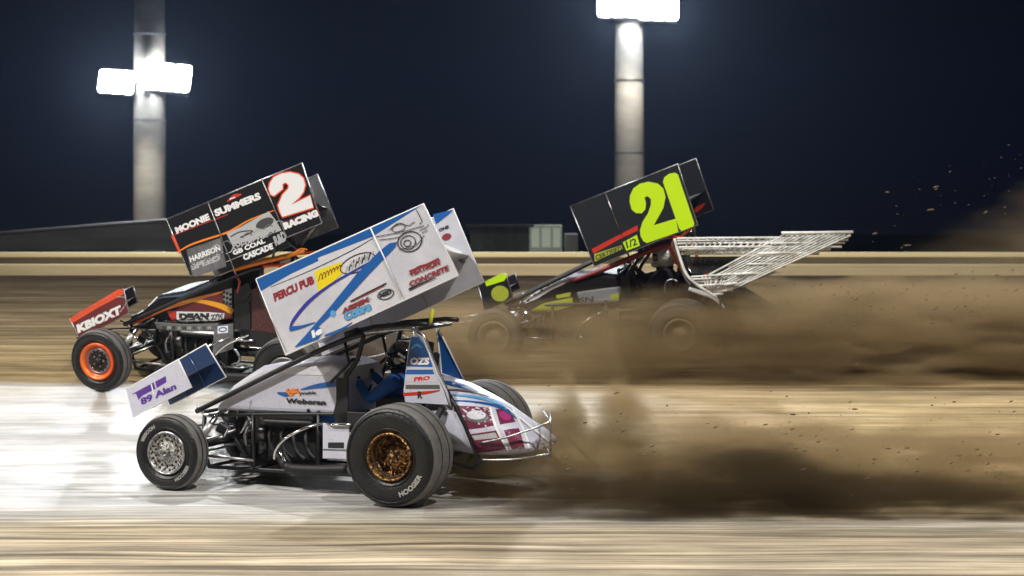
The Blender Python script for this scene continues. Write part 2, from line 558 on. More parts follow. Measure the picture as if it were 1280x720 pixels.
class Art:
    """flat lettering and colour patches laid 1-2 mm proud of one surface of a part"""
    def __init__(s, car, mb, y=None, wrap=None):
        s.car = car; s.mb = mb; s.y = y; s.k = 0; s.bvh = None
        if wrap:
            s.bvh = BVHTree.FromPolygons([Vector(v) for v in mb.v], mb.f)

    def put(s, P, F, m):
        s.k += 1
        off = (.0015 + .00012 * s.k) if s.bvh is None else (.0030 + .0005 * s.k)
        if s.bvh is None:
            s.mb.add([s.car.L(u, v, s.y - off) for u, v in P], F, m)
            return
        bm = bmesh.new()
        vs = [bm.verts.new((u, v, 0)) for u, v in P]
        for f in F:
            try: bm.faces.new([vs[i] for i in f])
            except ValueError: pass
        for _ in range(5):
            ed = [e for e in bm.edges if e.calc_length() > 5]
            if not ed: break
            bmesh.ops.subdivide_edges(bm, edges=ed, cuts=1)
            bmesh.ops.triangulate(bm, faces=[f for f in bm.faces if len(f.verts) > 3])
        bm.verts.index_update()
        out = []; ok = {}
        for v in bm.verts:
            d = s.car.ray(v.co.x, v.co.y)
            h = s.bvh.ray_cast(s.car.c, d)
            if h[0] is None: out.append((0, 0, 0)); continue
            n = h[1] if h[1].dot(d) < 0 else -h[1]
            out.append(h[0] + n * (off + .001)); ok[v.index] = 1
        fs = [[v.index for v in f.verts] for f in bm.faces if all(v.index in ok for v in f.verts)]
        bm.free()
        s.mb.add(out, fs, m)

    def poly(s, pts, m):
        F = tessellate_polygon([[Vector((u, v, 0)) for u, v in pts]])
        s.put(pts, [list(f) for f in F], m)

    def stroke(s, pts, w, m, n=6):
        ws = w if isinstance(w, (list, tuple)) else [w] * len(pts)
        P = [Vector(p) for p in pts]
        if len(P) > 2:
            Q = [P[0]] + P + [P[-1]]; W_ = [ws[0]] + list(ws) + [ws[-1]]; q = []; qw = []
            for i in range(1, len(Q) - 2):
                for j in range(n):
                    t = j / n; a, b, c, d = Q[i - 1:i + 3]
                    q.append(.5 * ((2 * b) + (c - a) * t + (2 * a - 5 * b + 4 * c - d) * t * t + (3 * b - a - 3 * c + d) * t ** 3))
                    qw.append(W_[i] * (1 - t) + W_[i + 1] * t)
            q.append(P[-1]); qw.append(ws[-1]); P, ws = q, qw
        L_ = []; 
        for i, p in enumerate(P):
            t = (P[min(i + 1, len(P) - 1)] - P[max(i - 1, 0)]).normalized()
            nrm = Vector((-t.y, t.x)) * ws[i] / 2
            L_ += [tuple(p + nrm), tuple(p - nrm)]
        s.put(L_, [[2 * i, 2 * i + 1, 2 * i + 3, 2 * i + 2] for i in range(len(P) - 1)], m)

    def ring(s, c, r, w, m, rot=0, n=20):
        P = []
        for k in range(n):
            a = 2 * PI * k / n
            for q in (0, 1):
                x = (r[0] - q * w) * math.cos(a); y = (r[1] - q * w) * math.sin(a)
                P.append((c[0] + x * math.cos(rot) - y * math.sin(rot), c[1] + x * math.sin(rot) + y * math.cos(rot)))
        s.put(P, [[2 * k, 2 * k + 1, (2 * k + 3) % (2 * n), (2 * k + 2) % (2 * n)] for k in range(n)], m)

    def disc(s, c, r, m, rot=0, n=18):
        s.poly([(c[0] + r[0] * math.cos(a) * math.cos(rot) - r[1] * math.sin(a) * math.sin(rot),
                 c[1] + r[0] * math.cos(a) * math.sin(rot) + r[1] * math.sin(a) * math.cos(rot)) for a in [2 * PI * k / n for k in range(n)]], m)

    def text(s, body, o, w, h, m, bold=.02, outline=None, ob=.06):
        """o = baseline left pixel, w = vector along the whole word, h = vector up the letter height"""
        base, _ = glyphs(body, bold)
        x0 = min(v[0] for v in base); x1 = max(v[0] for v in base); y0 = min(v[1] for v in base); y1 = max(v[1] for v in base)
        for bb, mm in ([(ob, outline)] if outline else []) + [(bold, m)]:
            vs, fs = glyphs(body, bb)
            P = []
            for x, y in vs:
                a = (x - x0) / (x1 - x0); b_ = (y - y0) / (y1 - y0)
                P.append((o[0] + w[0] * a + h[0] * b_, o[1] + w[1] * a + h[1] * b_))
            s.put(P, fs, mm)


# ---------------------------------------------------------------- shared builders
def wheel(car, x, y, r, w, rimr, side, style, name_label, sidetext=None, dusty=False):
    """side=-1: outer face towards -y"""
    root = empty('wheel', car.root, label=name_label)
    root.location = (x, y, r)
    h = w / 2
    tm, sm = (dusty_r, dusty_r) if dusty else (tread, rubber)
    prof = [(-h + .035, rimr - .008), (-h + .012, rimr + .012), (-h - .006, rimr + .05), (-h - .012, (rimr + r) / 2 + .01), (-h, r * .90), (-h + .015, r * .945),
            (-h + .045, r * .978), (-h + .08, r * .993), (0, r), (h - .08, r * .993), (h - .045, r * .978), (h - .015, r * .945), (h, r * .90),
            (h + .012, (rimr + r) / 2 + .01), (h + .006, rimr + .05), (h - .012, rimr + .012), (h - .035, rimr - .008)]
    ms = [sm] * 5 + [tm] * 6 + [sm] * 5
    mb = MB()
    mb.lathe(prof, (0, 0, 0), sm, n=64, ms=ms)
    # raised rings moulded into the sidewall
    for rr in (rimr + .035, r * .88):
        mb.lathe([(side * (h + .004), rr - .004), (side * (h + .012), rr), (side * (h + .004), rr + .004)], (0, 0, 0), sm, n=64)
    # two shallow grooves round the tread
    for q in (-.17, .17):
        mb.lathe([(q * w - .006, r + .0005), (q * w, r + .003), (q * w + .006, r + .0005)], (0, 0, 0), sm, n=64)
    if sidetext:
        for body, a0, rr, hh in sidetext:
            vs, fs = glyphs(body, .03)
            x0 = min(v[0] for v in vs)
            P = []
            for vx, vy in vs:
                q = rr + vy * hh
                a = a0 + side * -1 * (vx - x0) * hh * 1.15 / rr
                a = a0 + (vx - x0) * hh * 1.15 / rr if side < 0 and q else a
                # text reads with its foot towards the tread
                P.append(((rr - vy * hh) * math.cos(a), side * (h + .0155), (rr - vy * hh) * math.sin(a)))
            mb.add(P, fs, mat('tyre_lettering', (.42, .42, .40), .7, dirt=.5))
    mb.build('tyre', root)
    rb = MB()
    S1 = side
    face = S1 * (h - .02)

    def P(a): return a * S1
    if style == 'silver':
        rb.lathe([(P(h - .01), rimr), (P(h + .004), rimr - .004), (P(h + .004), rimr - .016), (P(h - .006), rimr - .020), (P(h - .02), rimr - .03),
                  (P(h - .022), rimr * .45), (P(h - .006), rimr * .36), (P(h - .006), .001)], (0, 0, 0), rimsil, n=48, ms=[alu, alu, alu, rimsil, rimsil, rimsil, rimsil])
        for k in range(20):
            a = 2 * PI * k / 20
            rb.ball(((rimr - .028) * math.cos(a), P(h - .012), (rimr - .028) * math.sin(a)), .0075, alu, n=6)
        for ring, cnt, sz in ((.78, 18, .010), (.60, 14, .011), (.42, 8, .010)):
            for k in range(cnt):
                a = 2 * PI * (k + .5 * (ring == .6)) / cnt
                rr = rimr * ring
                rb.lathe([(P(h - .024), sz), (P(h - .016), sz), (P(h - .016), .001)], (rr * math.cos(a), 0, rr * math.sin(a)), rimdark if cnt > 8 else alu, n=7)
        rb.lathe([(P(h - .02), .036), (P(h + .022), .030), (P(h + .026), .018), (P(h + .010), .016), (P(h + .010), .001)], (0, 0, 0), steel, n=12)
    elif style == 'gold':
        rb.lathe([(P(h - .02), rimr + .004), (P(h + .008), rimr - .002), (P(h + .008), rimr - .014), (P(h - .02), rimr - .022), (P(h - .14), rimr - .035),
                  (P(h - .15), rimr * .62), (P(h - .10), rimr * .50), (P(h - .10), .001)], (0, 0, 0), goldm, n=48)
        for k in range(16):
            a = 2 * PI * k / 16
            rb.lathe([(P(h - .01), .009), (P(h + .014), .008), (P(h + .014), .001)], ((rimr - .010) * math.cos(a), 0, (rimr - .010) * math.sin(a)), goldm, n=6)
        for k in range(10):
            a = 2 * PI * k / 10
            rb.tube([(rimr * .48 * math.cos(a), P(h - .10), rimr * .48 * math.sin(a)), ((rimr - .032) * math.cos(a + .22), P(h - .125), (rimr - .032) * math.sin(a + .22))], .010, goldm, n=6)
            rb.ball((rimr * .66 * math.cos(a + .3), P(h - .135), rimr * .66 * math.sin(a + .3)), .016, mat('dark_bronze', (.10, .05, .02), .4, metal=.8), n=6)
        for k in range(6):
            a = 2 * PI * k / 6
            rb.ball((.045 * math.cos(a), P(h - .09), .045 * math.sin(a)), .012, chrome, n=6)
        rb.lathe([(P(h - .10), .028), (P(h - .04), .026), (P(h - .04), .001)], (0, 0, 0), goldm, n=12)
    elif style == 'orange':
        rb.lathe([(P(h - .02), rimr + .004), (P(h + .006), rimr - .002), (P(h + .006), rimr - .020), (P(h - .02), rimr - .034), (P(h - .03), rimr * .78), (P(h - .045), rimr * .60),
                  (P(h - .045), .001)], (0, 0, 0), rimor, n=48, ms=[rimor, rimor, orange, rimor, orred, rimdark])
        rb.lathe([(P(h - .028), rimr * .70), (P(h - .018), rimr * .64), (P(h - .03), rimr * .60)], (0, 0, 0), steel, n=32)
        for k in range(14):
            a = 2 * PI * k / 14
            rb.ball((rimr * .56 * math.cos(a), P(h - .04), rimr * .56 * math.sin(a)), .008, chrome, n=6)
        for k in range(5):
            a = 2 * PI * k / 5
            rb.ball((rimr * .3 * math.cos(a), P(h - .04), rimr * .3 * math.sin(a)), .014, steel, n=6)
        rb.lathe([(P(h - .045), .045), (P(h - .0), .032), (P(h - .0), .001)], (0, 0, 0), rimdark, n=12)
    else:
        dm = dustrim if dusty else steel
        rb.lathe([(P(h - .02), rimr + .004), (P(h + .006), rimr - .002), (P(h + .004), rimr - .02), (P(h - .05), rimr - .034), (P(h - .06), rimr * .5), (P(h - .03), rimr * .3),
                  (P(h - .03), .001)], (0, 0, 0), dm, n=40)
        for k in range(12):
            a = 2 * PI * k / 12
            rb.ball(((rimr - .03) * math.cos(a), P(h - .03), (rimr - .03) * math.sin(a)), .008, dm, n=6)
    # barrel seen from the inner side
    rb.lathe([(-P(h - .01), rimr - .002), (-P(h - .04), rimr - .02), (0, rimr - .03), (P(h - .06), rimr - .03)], (0, 0, 0), steel, n=32)
    rb.build('rim', root)
    return root


def both(mb, pts, r, m, **k):
    mb.tube(pts, r, m, **k)
    mb.tube([(a, -b, c) for a, b, c in pts], r, m, **k)


def chassis(car, tm, wb=2.19, strut=None, cage=None):
    R = car.root
    f = MB()
    y = -.36
    both(f, [(-2.16, -.39, .645), (-1.60, -.40, .91), (-1.06, -.40, 1.165), (-.66, -.38, 1.335), (-.51, y, 1.375)], .023, tm, curve=True)
    both(f, [(-2.14, y + .08, .63), (-2.16, y + .08, .32), (-2.08, y + .05, .15), (.10, y, .17), (.20, y, .35)], .020, tm)
    for x0, z1 in ((-1.60, .64), (-.96, .70), (-.40, .74)):
        both(f, [(x0, y, .165), (x0, y, z1)], .017, tm)
    both(f, [(-2.1, y + .08, .60), (-1.60, y, .64), (-.40, y, .70), (.15, y, .62), (.20, y, .35)], .017, tm)
    both(f, [(-1.60, y, .165), (-1.95, y + .04, .62)], .013, tm)
    both(f, [(-.52, y, 1.37), (-.58, y, 1.16), (-.70, y, .98), (-.80, y, .66)], .021, tm, curve=True)
    both(f, [(-.70, y, 1.30), (-.66, y, 1.12), (-.84, y, .95)], .014, tm)
    f.tube([(.02, y, 1.38), (-.02, y, .95), (.12, y, .60)], .017, tm)
    for x0, z0 in ((-2.14, .63), (-2.16, .32), (-2.08, .15), (-1.60, .165), (-.96, .165), (-.40, .165), (.10, .17), (-.51, 1.375), (-.04, 1.425), (.2, .35), (-1.06, .70)):
        f.tube([(x0, y + (.08 if x0 < -2 else 0), z0), (x0, -y - (.08 if x0 < -2 else 0), z0)], .016, tm)
    f.tube([(-.04, y, 1.42), (-.51, -y, 1.37)], .014, tm)
    f.box((-.95, 0, .15), (1.9, .66, .012), blackm)
    f.build('frame', R)
    c = MB()
    ct = cage or alu
    c.tube([(-.58, y, 1.352), (-.50, y, 1.385), (-.25, y, 1.42), (-.08, y, 1.43), (.03, y, 1.385), (.08, y, 1.30), (.14, y, 1.16), (.26, y, .92)], .017, ct, curve=True)
    c.tube([(-.08, y, 1.43), (-.08, -y, 1.43), (-.25, -y, 1.42), (-.50, -y, 1.385), (-.58, -y, 1.352)], .017, ct)
    c.tube([(.26, y, .92), (.34, y, .79), (.42, y, .65), (.56, y, .33), (.50, y, .28), (.2, y, .35)], .019, tm)
    c.build('roll_cage', R)
    # engine with headers, valve covers and injector stacks
    e = MB()
    e.box((-1.32, 0, .42), (.52, .34, .40), blackm, bev=.03)
    e.box((-1.32, 0, .66), (.46, .26, .10), steel, bev=.02)
    for s_ in (-1, 1):
        e.box((-1.32, s_ * .20, .585), (.50, .12, .10), steel, rot=Matrix.Rotation(s_ * .6, 3, 'X'), bev=.02)
        for k in range(4):
            xx = -1.50 + k * .12
            e.tube([(xx, s_ * .19, .50), (xx + .02, s_ * .29, .46), (xx + .06, s_ * .31, .34), (xx + .16, s_ * .33, .27)], .019, blackm, curve=True, n=7)
            e.lathe([(0, .022), (.12, .026), (.125, .02)], (xx, s_ * .06, .70), chrome, n=8, axis='z')
        e.lathe([(-.03, .075), (.0, .08), (.03, .075), (.03, .001)], (-1.62, s_ * .13, .45), steel, n=14, axis='x')
    e.lathe([(0, .001), (0, .09), (.05, .09), (.05, .001)], (-1.68, 0, .33), steel, n=18, axis='x')
    e.tube([(-1.66, -.20, .60), (-1.74, -.26, .45), (-1.70, -.24, .25)], .016, alu, curve=True)
    e.box((-1.74, -.20, .30), (.12, .14, .14), blackm, bev=.02)
    e.box((-1.78, .12, .42), (.08, .3, .36), steel, bev=.01)      # radiator
    e.build('engine', R)
    x = MB()
    x.tube([(-1.34, -.34, .28), (-1.28, -.42, .25), (-1.18, -.46, .21), (-.92, -.47, .21), (-.62, -.46, .23)], [.03, .034, .040, .042, .040], blackm, n=12, curve=True)
    x.tube([(-.62, -.46, .23), (-.58, -.46, .23)], [.034, .040], steel, n=12)
    for k in range(3):
        x.tube([(-1.46 + k * .07, -.30, .34 - k * .02), (-1.36 + k * .05, -.41, .33), (-1.27 + k * .04, -.44, .24)], .016, chrome if k == 1 else blackm, n=8, curve=True)
    x.build('exhaust', R)
    n = MB()
    n.tube([(-.90, -.36, .60), (-1.02, -.50, .56), (-1.18, -.55, .47), (-1.27, -.55, .37), (-1.285, -.55, .29)], .013, chrome, curve=True)
    n.tube([(-.90, -.36, .60), (-.80, -.40, .59), (-.62, -.40, .60)], .013, chrome)
    n.build('nerf_bar', R)
    # front axle, springs, steering
    a = MB()
    a.tube([(-wb, -.62, .33), (-wb, .62, .33)], .028, steel, n=12)
    for s_ in (-1, 1):
        a.tube([(-wb, s_ * .50, .33), (-wb - .02, s_ * .62, .26), (-wb, s_ * .60, .42)], .022, steel)
        a.tube([(-wb + .03, s_ * .48, .36), (-wb + .42, s_ * .37, .50)], .014, alu)
        a.tube([(-wb + .03, s_ * .48, .28), (-wb + .60, s_ * .37, .24)], .013, alu)
        a.tube([(-wb + .02, s_ * .42, .34), (-wb + .20, s_ * .34, .60)], .026, chrome, n=10)
        a.tube([(-wb + .08, s_ * .40, .41), (-wb + .16, s_ * .36, .54)], .036, mat('shock_spring', (.5, .5, .5), .4, metal=.6), n=10)
        a.box((-wb + .30, s_ * .39, .50), (.12, .05, .10), chrome, rot=Matrix.Rotation(.5, 3, 'Y'), bev=.015)
    a.tube([(-wb + .12, -.52, .30), (-wb + .12, .52, .30)], .012, alu)
    for k, (px, pz) in enumerate(((.25, .66), (.35, .72), (.18, .58), (.46, .60))):
        a.box((-wb + px, -.28 + .04 * k, pz), (.10, .06, .05), chrome if k % 2 else white, rot=Matrix.Rotation(-.5 + .3 * k, 3, 'Y'), bev=.012)
    a.tube([(-wb - .02, -.30, .66), (-wb + .14, -.31, .60), (-wb + .42, -.34, .74)], .013, chrome, curve=True)
    a.build('front_suspension', R)
    b = MB()
    both(b, [(-2.14, -.28, .45), (-2.45, -.27, .43), (-2.80, -.22, .40), (-2.92, -.10, .38), (-2.93, 0, .38)], .017, chrome, curve=True)
    both(b, [(-2.15, -.28, .30), (-2.45, -.27, .33), (-2.80, -.22, .40)], .014, chrome)
    b.build('front_bumper', R)
    q = MB()
    q.tube([(0, -.62, .42), (0, .82, .42)], .034, blackm, n=12)
    q.ball((0, .06, .40), .14, steel, sc=(1, .9, 1))
    for s_ in (-1, 1):
        q.tube([(0, s_ * .46, .42), (-.70, s_ * .40, .24)], .014, alu)
        q.tube([(0, s_ * .44, .50), (-.62, s_ * .38, .42)], .014, tm)
        q.tube([(.02, s_ * .44, .36), (.22, s_ * .38, .78)], .028, blackm, n=10)
        q.lathe([(-.01, .13), (.01, .13), (.01, .05)], (0, s_ * .36, .42), steel, n=24)
    q.tube([(-1.05, 0, .36), (-.1, 0, .40)], .05, steel, n=12)
    q.build('rear_axle', R)
    # seat, wheel, dash in the cockpit
    st = MB()
    st.box((-.16, 0, .80), (.07, .42, .80), blackm, rot=Matrix.Rotation(.18, 3, 'Y'), bev=.03)
    st.box((-.40, 0, .40), (.44, .42, .07), blackm, bev=.03)
    for s_ in (-1, 1):
        st.box((-.30, s_ * .21, .62), (.36, .03, .42), blackm, bev=.012)
        if s_ > 0: st.box((-.22, s_ * .17, 1.17), (.20, .03, .24), blackm, rot=Matrix.Rotation(.1, 3, 'Y'), bev=.012)
    st.build('seat', R)
    sw = MB()
    cc = Vector((-.74, 0, .98)); ax = Vector((1, 0, .45)).normalized(); uu = Vector((0, 1, 0)); vv = ax.cross(uu)
    ring = [cc + (uu * math.cos(t) + vv * math.sin(t)) * .155 for t in [2 * PI * k / 20 for k in range(21)]]
    sw.tube(ring, .014, blackm, n=6)
    for k in range(3):
        t = PI / 2 + 2 * PI * k / 3
        sw.tube([cc, cc + (uu * math.cos(t) + vv * math.sin(t)) * .15], .009, alu, n=5)
    sw.tube([cc, cc - ax * .35], .014, steel)
    sw.build('steering_wheel', R)
    d = MB()
    d.box((-.82, 0, .95), (.06, .50, .20), blackm, bev=.02)
    d.lathe([(0, .04), (.02, .04), (.02, .001)], (-.79, -.08, .98), chrome, n=14, axis='x')
    d.box((-.72, -.37, .78), (.12, .02, .42), blackm, bev=.01)
    d.box((-.40, -.37, .62), (.78, .02, .18), blackm, bev=.01)
    d.build('dashboard', R)


def tail_tank(car, m1, arts=None, under=None):
    secs = [(-.12, 1.00, .45, .30), (.06, 1.00, .42, .33), (.24, .95, .39, .355), (.42, .87, .37, .36), (.60, .775, .37, .35), (.78, .665, .385, .32), (.90, .59, .41, .31), (.985, .52, .43, .29)]
    mb = MB(); n = 32; vs = []
    for x, zt, zb, hw in secs:
        zc = (zt + zb) / 2; hz = (zt - zb) / 2
        for k in range(n):
            t = 2 * PI * k / n; c_, s_ = math.cos(t), math.sin(t); ex = 2 / 3.2
            vs.append((x, hw * math.copysign(abs(c_) ** ex, c_), zc + hz * math.copysign(abs(s_) ** ex, s_)))
    fs = []
    for i in range(len(secs) - 1):
        for k in range(n):
            fs.append([i * n + k, i * n + (k + 1) % n, (i + 1) * n + (k + 1) % n, (i + 1) * n + k])
    fs.append(list(range(n))); fs.append([(len(secs) - 1) * n + k for k in range(n)][::-1])
    mb.add(vs, fs, m1, True)
    if arts:
        arts(Art(car, mb, wrap=True))
    return mb.build('tail_tank', car.root)


def rear_bumper(car, m=None):
    m = m or alu
    b = MB()
    b.tube([(.56, -.36, .50), (.80, -.37, .56), (1.08, -.34, .66), (1.16, -.28, .70)], .009, m, curve=True)
    b.tube([(1.16, -.28, .70), (.86, .28, .72)], .009, m)
    b.tube([(.56, -.36, .36), (.85, -.37, .38), (1.16, -.28, .43)], .009, m, curve=True)
    b.tube([(1.16, -.28, .43), (.86, .28, .43)], .009, m)
    b.tube([(1.16, -.28, .40), (1.16, -.28, .78)], .009, m)
    b.build('rear_bumper', car.root)


def wing(car, q, far, farY, base, inner, trim, artf, divs=(), thick=.012, foil=None, name='top_wing', nearY=-.76, fy=(.86, .62), wick=True, struts=True, farlabel=None, foilm=None):
    """q = near board TL,TR,BR,BL pixels; far = far board TR,BR pixels"""
    root = empty(name, car.root)
    N = car.xz(q, nearY)
    F_ = car.xz(far, farY)
    TL, TR, BR, BL = N
    fTR, fBR = F_
    dx, dz = TL[0] - TR[0], TL[1] - TR[1]
    fTL = (fTR[0] + dx, fTR[1] + dz)
    fBL = (fBR[0] + BL[0] - BR[0], fBR[1] + BL[1] - BR[1])
    b = MB()
    b.prism([TL, TR, BR, BL], nearY, nearY + thick, base)
    A = Art(car, b, y=nearY)
    artf(A)
    for (a, c_) in divs:
        P1 = car.L(*a, nearY - .010); P2 = car.L(*c_, nearY - .010)
        b.tube([P1, P2], .006, trim, n=5)
    lp = [Vector((p[0], nearY + thick / 2, p[1])) for p in N]
    b.tube(lp + [lp[0]], .0085, trim, n=6)
    b.build('sideboard', root)
    g = MB()
    fq = [fTL, fTR, fBR, fBL]
    g.prism(fq, farY - thick, farY, inner)
    lp = [Vector((p[0], farY - thick / 2, p[1])) for p in fq]
    g.tube(lp + [lp[0]], .0085, trim, n=6)
    for t in (.33, .66):
        p1 = lp[0].lerp(lp[1], t); p2 = lp[3].lerp(lp[2], t)
        g.tube([p1 - Vector((0, .01, 0)), p2 - Vector((0, .01, 0))], .008, inner, n=5)
    g.build('sideboard', root)
    # centre foil, cambered, nose low
    c = MB()

    def at(Q, s_, t_):   # s along, t down
        a = Vector(Q[0]).lerp(Vector(Q[1]), s_); b_ = Vector(Q[3]).lerp(Vector(Q[2]), s_)
        return a.lerp(b_, t_)
    vs = []; K = 14
    for i in range(K + 1):
        s_ = i / K
        tc_ = fy[0] + (fy[1] - fy[0]) * s_ - .10 * math.sin(PI * s_)
        th = .075 * math.sin(PI * min(1, s_ * 1.0) ** .6) + .012
        for Q, yy in ((N, nearY + thick), (fq, farY - thick)):
            for d in (-th / 2, th / 2):
                p = at(Q, .03 + .95 * s_, tc_ + d)
                vs.append((p.x, yy, p.y))
    fs = []
    for i in range(K):
        a = 4 * i; b_ = a + 4
        fs += [[a, a + 2, b_ + 2, b_], [a + 1, b_ + 1, b_ + 3, a + 3], [a, b_, b_ + 1, a + 1], [a + 2, a + 3, b_ + 3, b_ + 2]]
    fs += [[0, 1, 3, 2], [4 * K, 4 * K + 2, 4 * K + 3, 4 * K + 1]]
    c.add(vs, fs, foilm or inner, True)
    c.build('centre_foil', root)
    return root, N, fq, at


def driver(car, suitm, helmm, label, vis=True, turn=0.0, kw=None):
    root = empty('person', label=label, cat='person')
    root.matrix_world = car.M @ Matrix.Translation((-.40, 0, .46))
    V = [(0, 0, 0), (-.0, 0, .16), (.06, 0, .38), (.085, 0, .52), (.08, 0, .60),             # pelvis..neck
         (.07, -.19, .50), (-.14, -.23, .34), (-.30, -.135, .50), (.07, .19, .50), (-.14, .23, .34), (-.30, .135, .54),
         (-.05, -.10, .02), (-.46, -.12, .20), (-.82, -.11, .02), (-.93, -.11, .10), (-.05, .10, .02), (-.46, .12, .20), (-.82, .11, .02), (-.93, .11, .10)]
    E_ = [(0, 1), (1, 2), (2, 3), (3, 4), (3, 5), (5, 6), (6, 7), (3, 8), (8, 9), (9, 10), (0, 11), (11, 12), (12, 13), (13, 14), (0, 15), (15, 16), (16, 17), (17, 18)]
    Rr = [(.16, .13), (.15, .12), (.17, .12), (.12, .09), (.055, .055), (.075, .075), (.052, .05), (.036, .034), (.075, .075), (.052, .05), (.036, .034),
          (.095, .09), (.070, .07), (.045, .05), (.035, .05), (.095, .09), (.070, .07), (.045, .05), (.035, .05)]
    me = bpy.data.meshes.new('body'); me.from_pydata(V, E_, [])
    o = bpy.data.objects.new('body', me); COL.objects.link(o); o.parent = root
    sk = o.modifiers.new('skin', 'SKIN')
    sk.use_smooth_shade = True
    for k, d in enumerate(me.skin_vertices[0].data):
        d.radius = Rr[k]; d.use_root = (k == 0)
    su = o.modifiers.new('sub', 'SUBSURF'); su.levels = 2; su.render_levels = 2
    me.materials.append(suitm)
    # gloved hands closed on the wheel: palm, four fingers, thumb
    for s_, wr, z_ in ((-1, Vector((-.30, -.135, .50)), 0), (1, Vector((-.30, .135, .54)), 0)):
        g = MB()
        palm = wr + Vector((-.05, s_ * -.0, .012))
        g.tube([wr + Vector((.015, 0, 0)), palm, palm + Vector((-.035, 0, .012))], [.030, .036, .030], glove, n=8, curve=True)
        for k in range(4):
            oy = (k - 1.5) * .018
            ln = (.9, 1.0, .95, .78)[k]
            p0 = palm + Vector((-.03, oy, .02))
            g.tube([p0, p0 + Vector((-.035, 0, .010)) * ln, p0 + Vector((-.050, 0, -.022)) * ln, p0 + Vector((-.026, 0, -.044)) * ln], [.0095, .009, .0085, .0075], glove, n=6, curve=True)
        p0 = palm + Vector((.0, -s_ * .028, .0))
        g.tube([p0, p0 + Vector((-.025, -s_ * .018, -.008)), p0 + Vector((-.048, -s_ * .008, -.022))], [.011, .010, .009], glove, n=6, curve=True)
        g.build('glove', root)
    h = MB()
    hc = Vector((.07, 0, .70))
    h.ball(hc, .135, helmm, n=28, sc=(1.06, .92, 1.02))
    h.tube([hc + Vector((-.06, -.05, -.09)), hc + Vector((-.125, 0, -.085)), hc + Vector((-.06, .05, -.09))], [.035, .042, .035], helmm, n=10, curve=True)
    h.lathe([(-.02, .10), (0, .105), (.02, .10)], (hc.x, hc.y, hc.z - .125), blackm, n=20, axis='z')
    h.box(hc + Vector((.02, 0, .137)), (.12, .03, .012), whitei, bev=.004)
    for s_ in (-1, 1):
        h.box(hc + Vector((.05, s_ * .118, .02)), (.075, .012, .022), whitei, rot=Matrix.Rotation(.5, 3, 'Y'), bev=.004)
        h.box(hc + Vector((.055, s_ * .121, -.02)), (.05, .012, .018), whitei, rot=Matrix.Rotation(.5, 3, 'Y'), bev=.004)
    ho = h.build('helmet', root)
    v = MB()
    vs = []; n = 14
    for j in range(3):
        zz = (-.035, .005, .045)[j]
        for i in range(n + 1):
            t = -1.15 + 2.3 * i / n
            rr = .150 * math.sqrt(max(0, 1 - (zz / .15) ** 2))
            vs.append((hc.x - rr * math.cos(t) * 1.0, hc.y + rr * math.sin(t) * .91, hc.z + zz))
    v.add(vs, [[j * (n + 1) + i, j * (n + 1) + i + 1, (j + 1) * (n + 1) + i + 1, (j + 1) * (n + 1) + i] for j in range(2) for i in range(n)], visor, True)
    v.build('visor', root)
    return root


# ================================================================ the white and blue car, nearest
def sprint_car(label, M):
    root = empty('sprint_car', label=label, cat='race car', group='winged race cars on the dirt track')
    root.matrix_world = M
    return Car(M, root)


car = sprint_car('white and blue winged race car with bronze rear wheel, nearest on the pale clay', frame(-.641, 17.857, .041, .403, .028))
R1 = car.root
wheel(car, -2.194, -.729, .329, .208, .190, -1, 'silver', 'front wheel with speckled silver rim', sidetext=[("HOOSIER", -1.15, .262, .042), ("HOOSIER", 2.0, .262, .042)])
wheel(car, -2.194, .70, .329, .208, .190, 1, 'plain', 'front wheel on the far side')
wheel(car, 0, -.73, .423, .402, .200, -1, 'gold', 'wide rear wheel with bronze rim', sidetext=[("HOOSIER", -1.25, .335, .058)])
wheel(car, 0, .949, .440, .44, .200, 1, 'plain', 'wide rear wheel on the far side')
chassis(car, tube_b)


def tank1(A):
    A.poly([(556, 490), (600, 492), (640, 520), (692, 560), (598, 570), (566, 515)], lav)
    A.poly([(572, 507), (594, 508.5), (612, 510.5), (619, 532), (602, 535), (585, 537)], maroon)
    A.disc((596.5, 521), (14, 7.5), grey, rot=.05)
    A.disc((595.5, 519), (12, 5.5), wingw, rot=.05)
    A.poly([(619, 512), (636, 512.5), (644, 528), (625, 531)], maroon)
    A.disc((631, 520), (8, 5.5), magenta, rot=.5)
    A.poly([(585, 543), (621, 538), (634.6, 561), (612, 564), (595, 565.6)], maroon)
    A.poly([(590, 544.5), (619, 540.5), (623, 547), (594, 550)], greyw)
    A.poly([(630, 538), (648, 536), (656, 559), (640, 561)], maroon)
    A.stroke([(612, 510), (620, 534), (636, 563)], 3, whitei)
    A.stroke([(640, 512), (652, 534), (662, 560)], 2.5, whitei)
    A.stroke([(553, 478), (565, 480.5), (580, 484), (597, 491)], [2, 5, 5, 1], blue)
    A.stroke([(560, 494), (590, 497), (618, 503), (640, 514)], [1, 3, 4, 1], lblue)
    A.stroke([(563, 501), (590, 503), (622, 509), (645, 524)], [1, 1.5, 3.5, 1], blue)
    A.stroke([(556, 488), (580, 489.5), (610, 497)], [1, 2, 1], grey)
    A.stroke([(628, 507), (650, 524), (672, 542), (690, 555)], [1, 2.5, 2.5, 1.5], whitei)


tail_tank(car, lav, tank1)
rear_bumper(car)

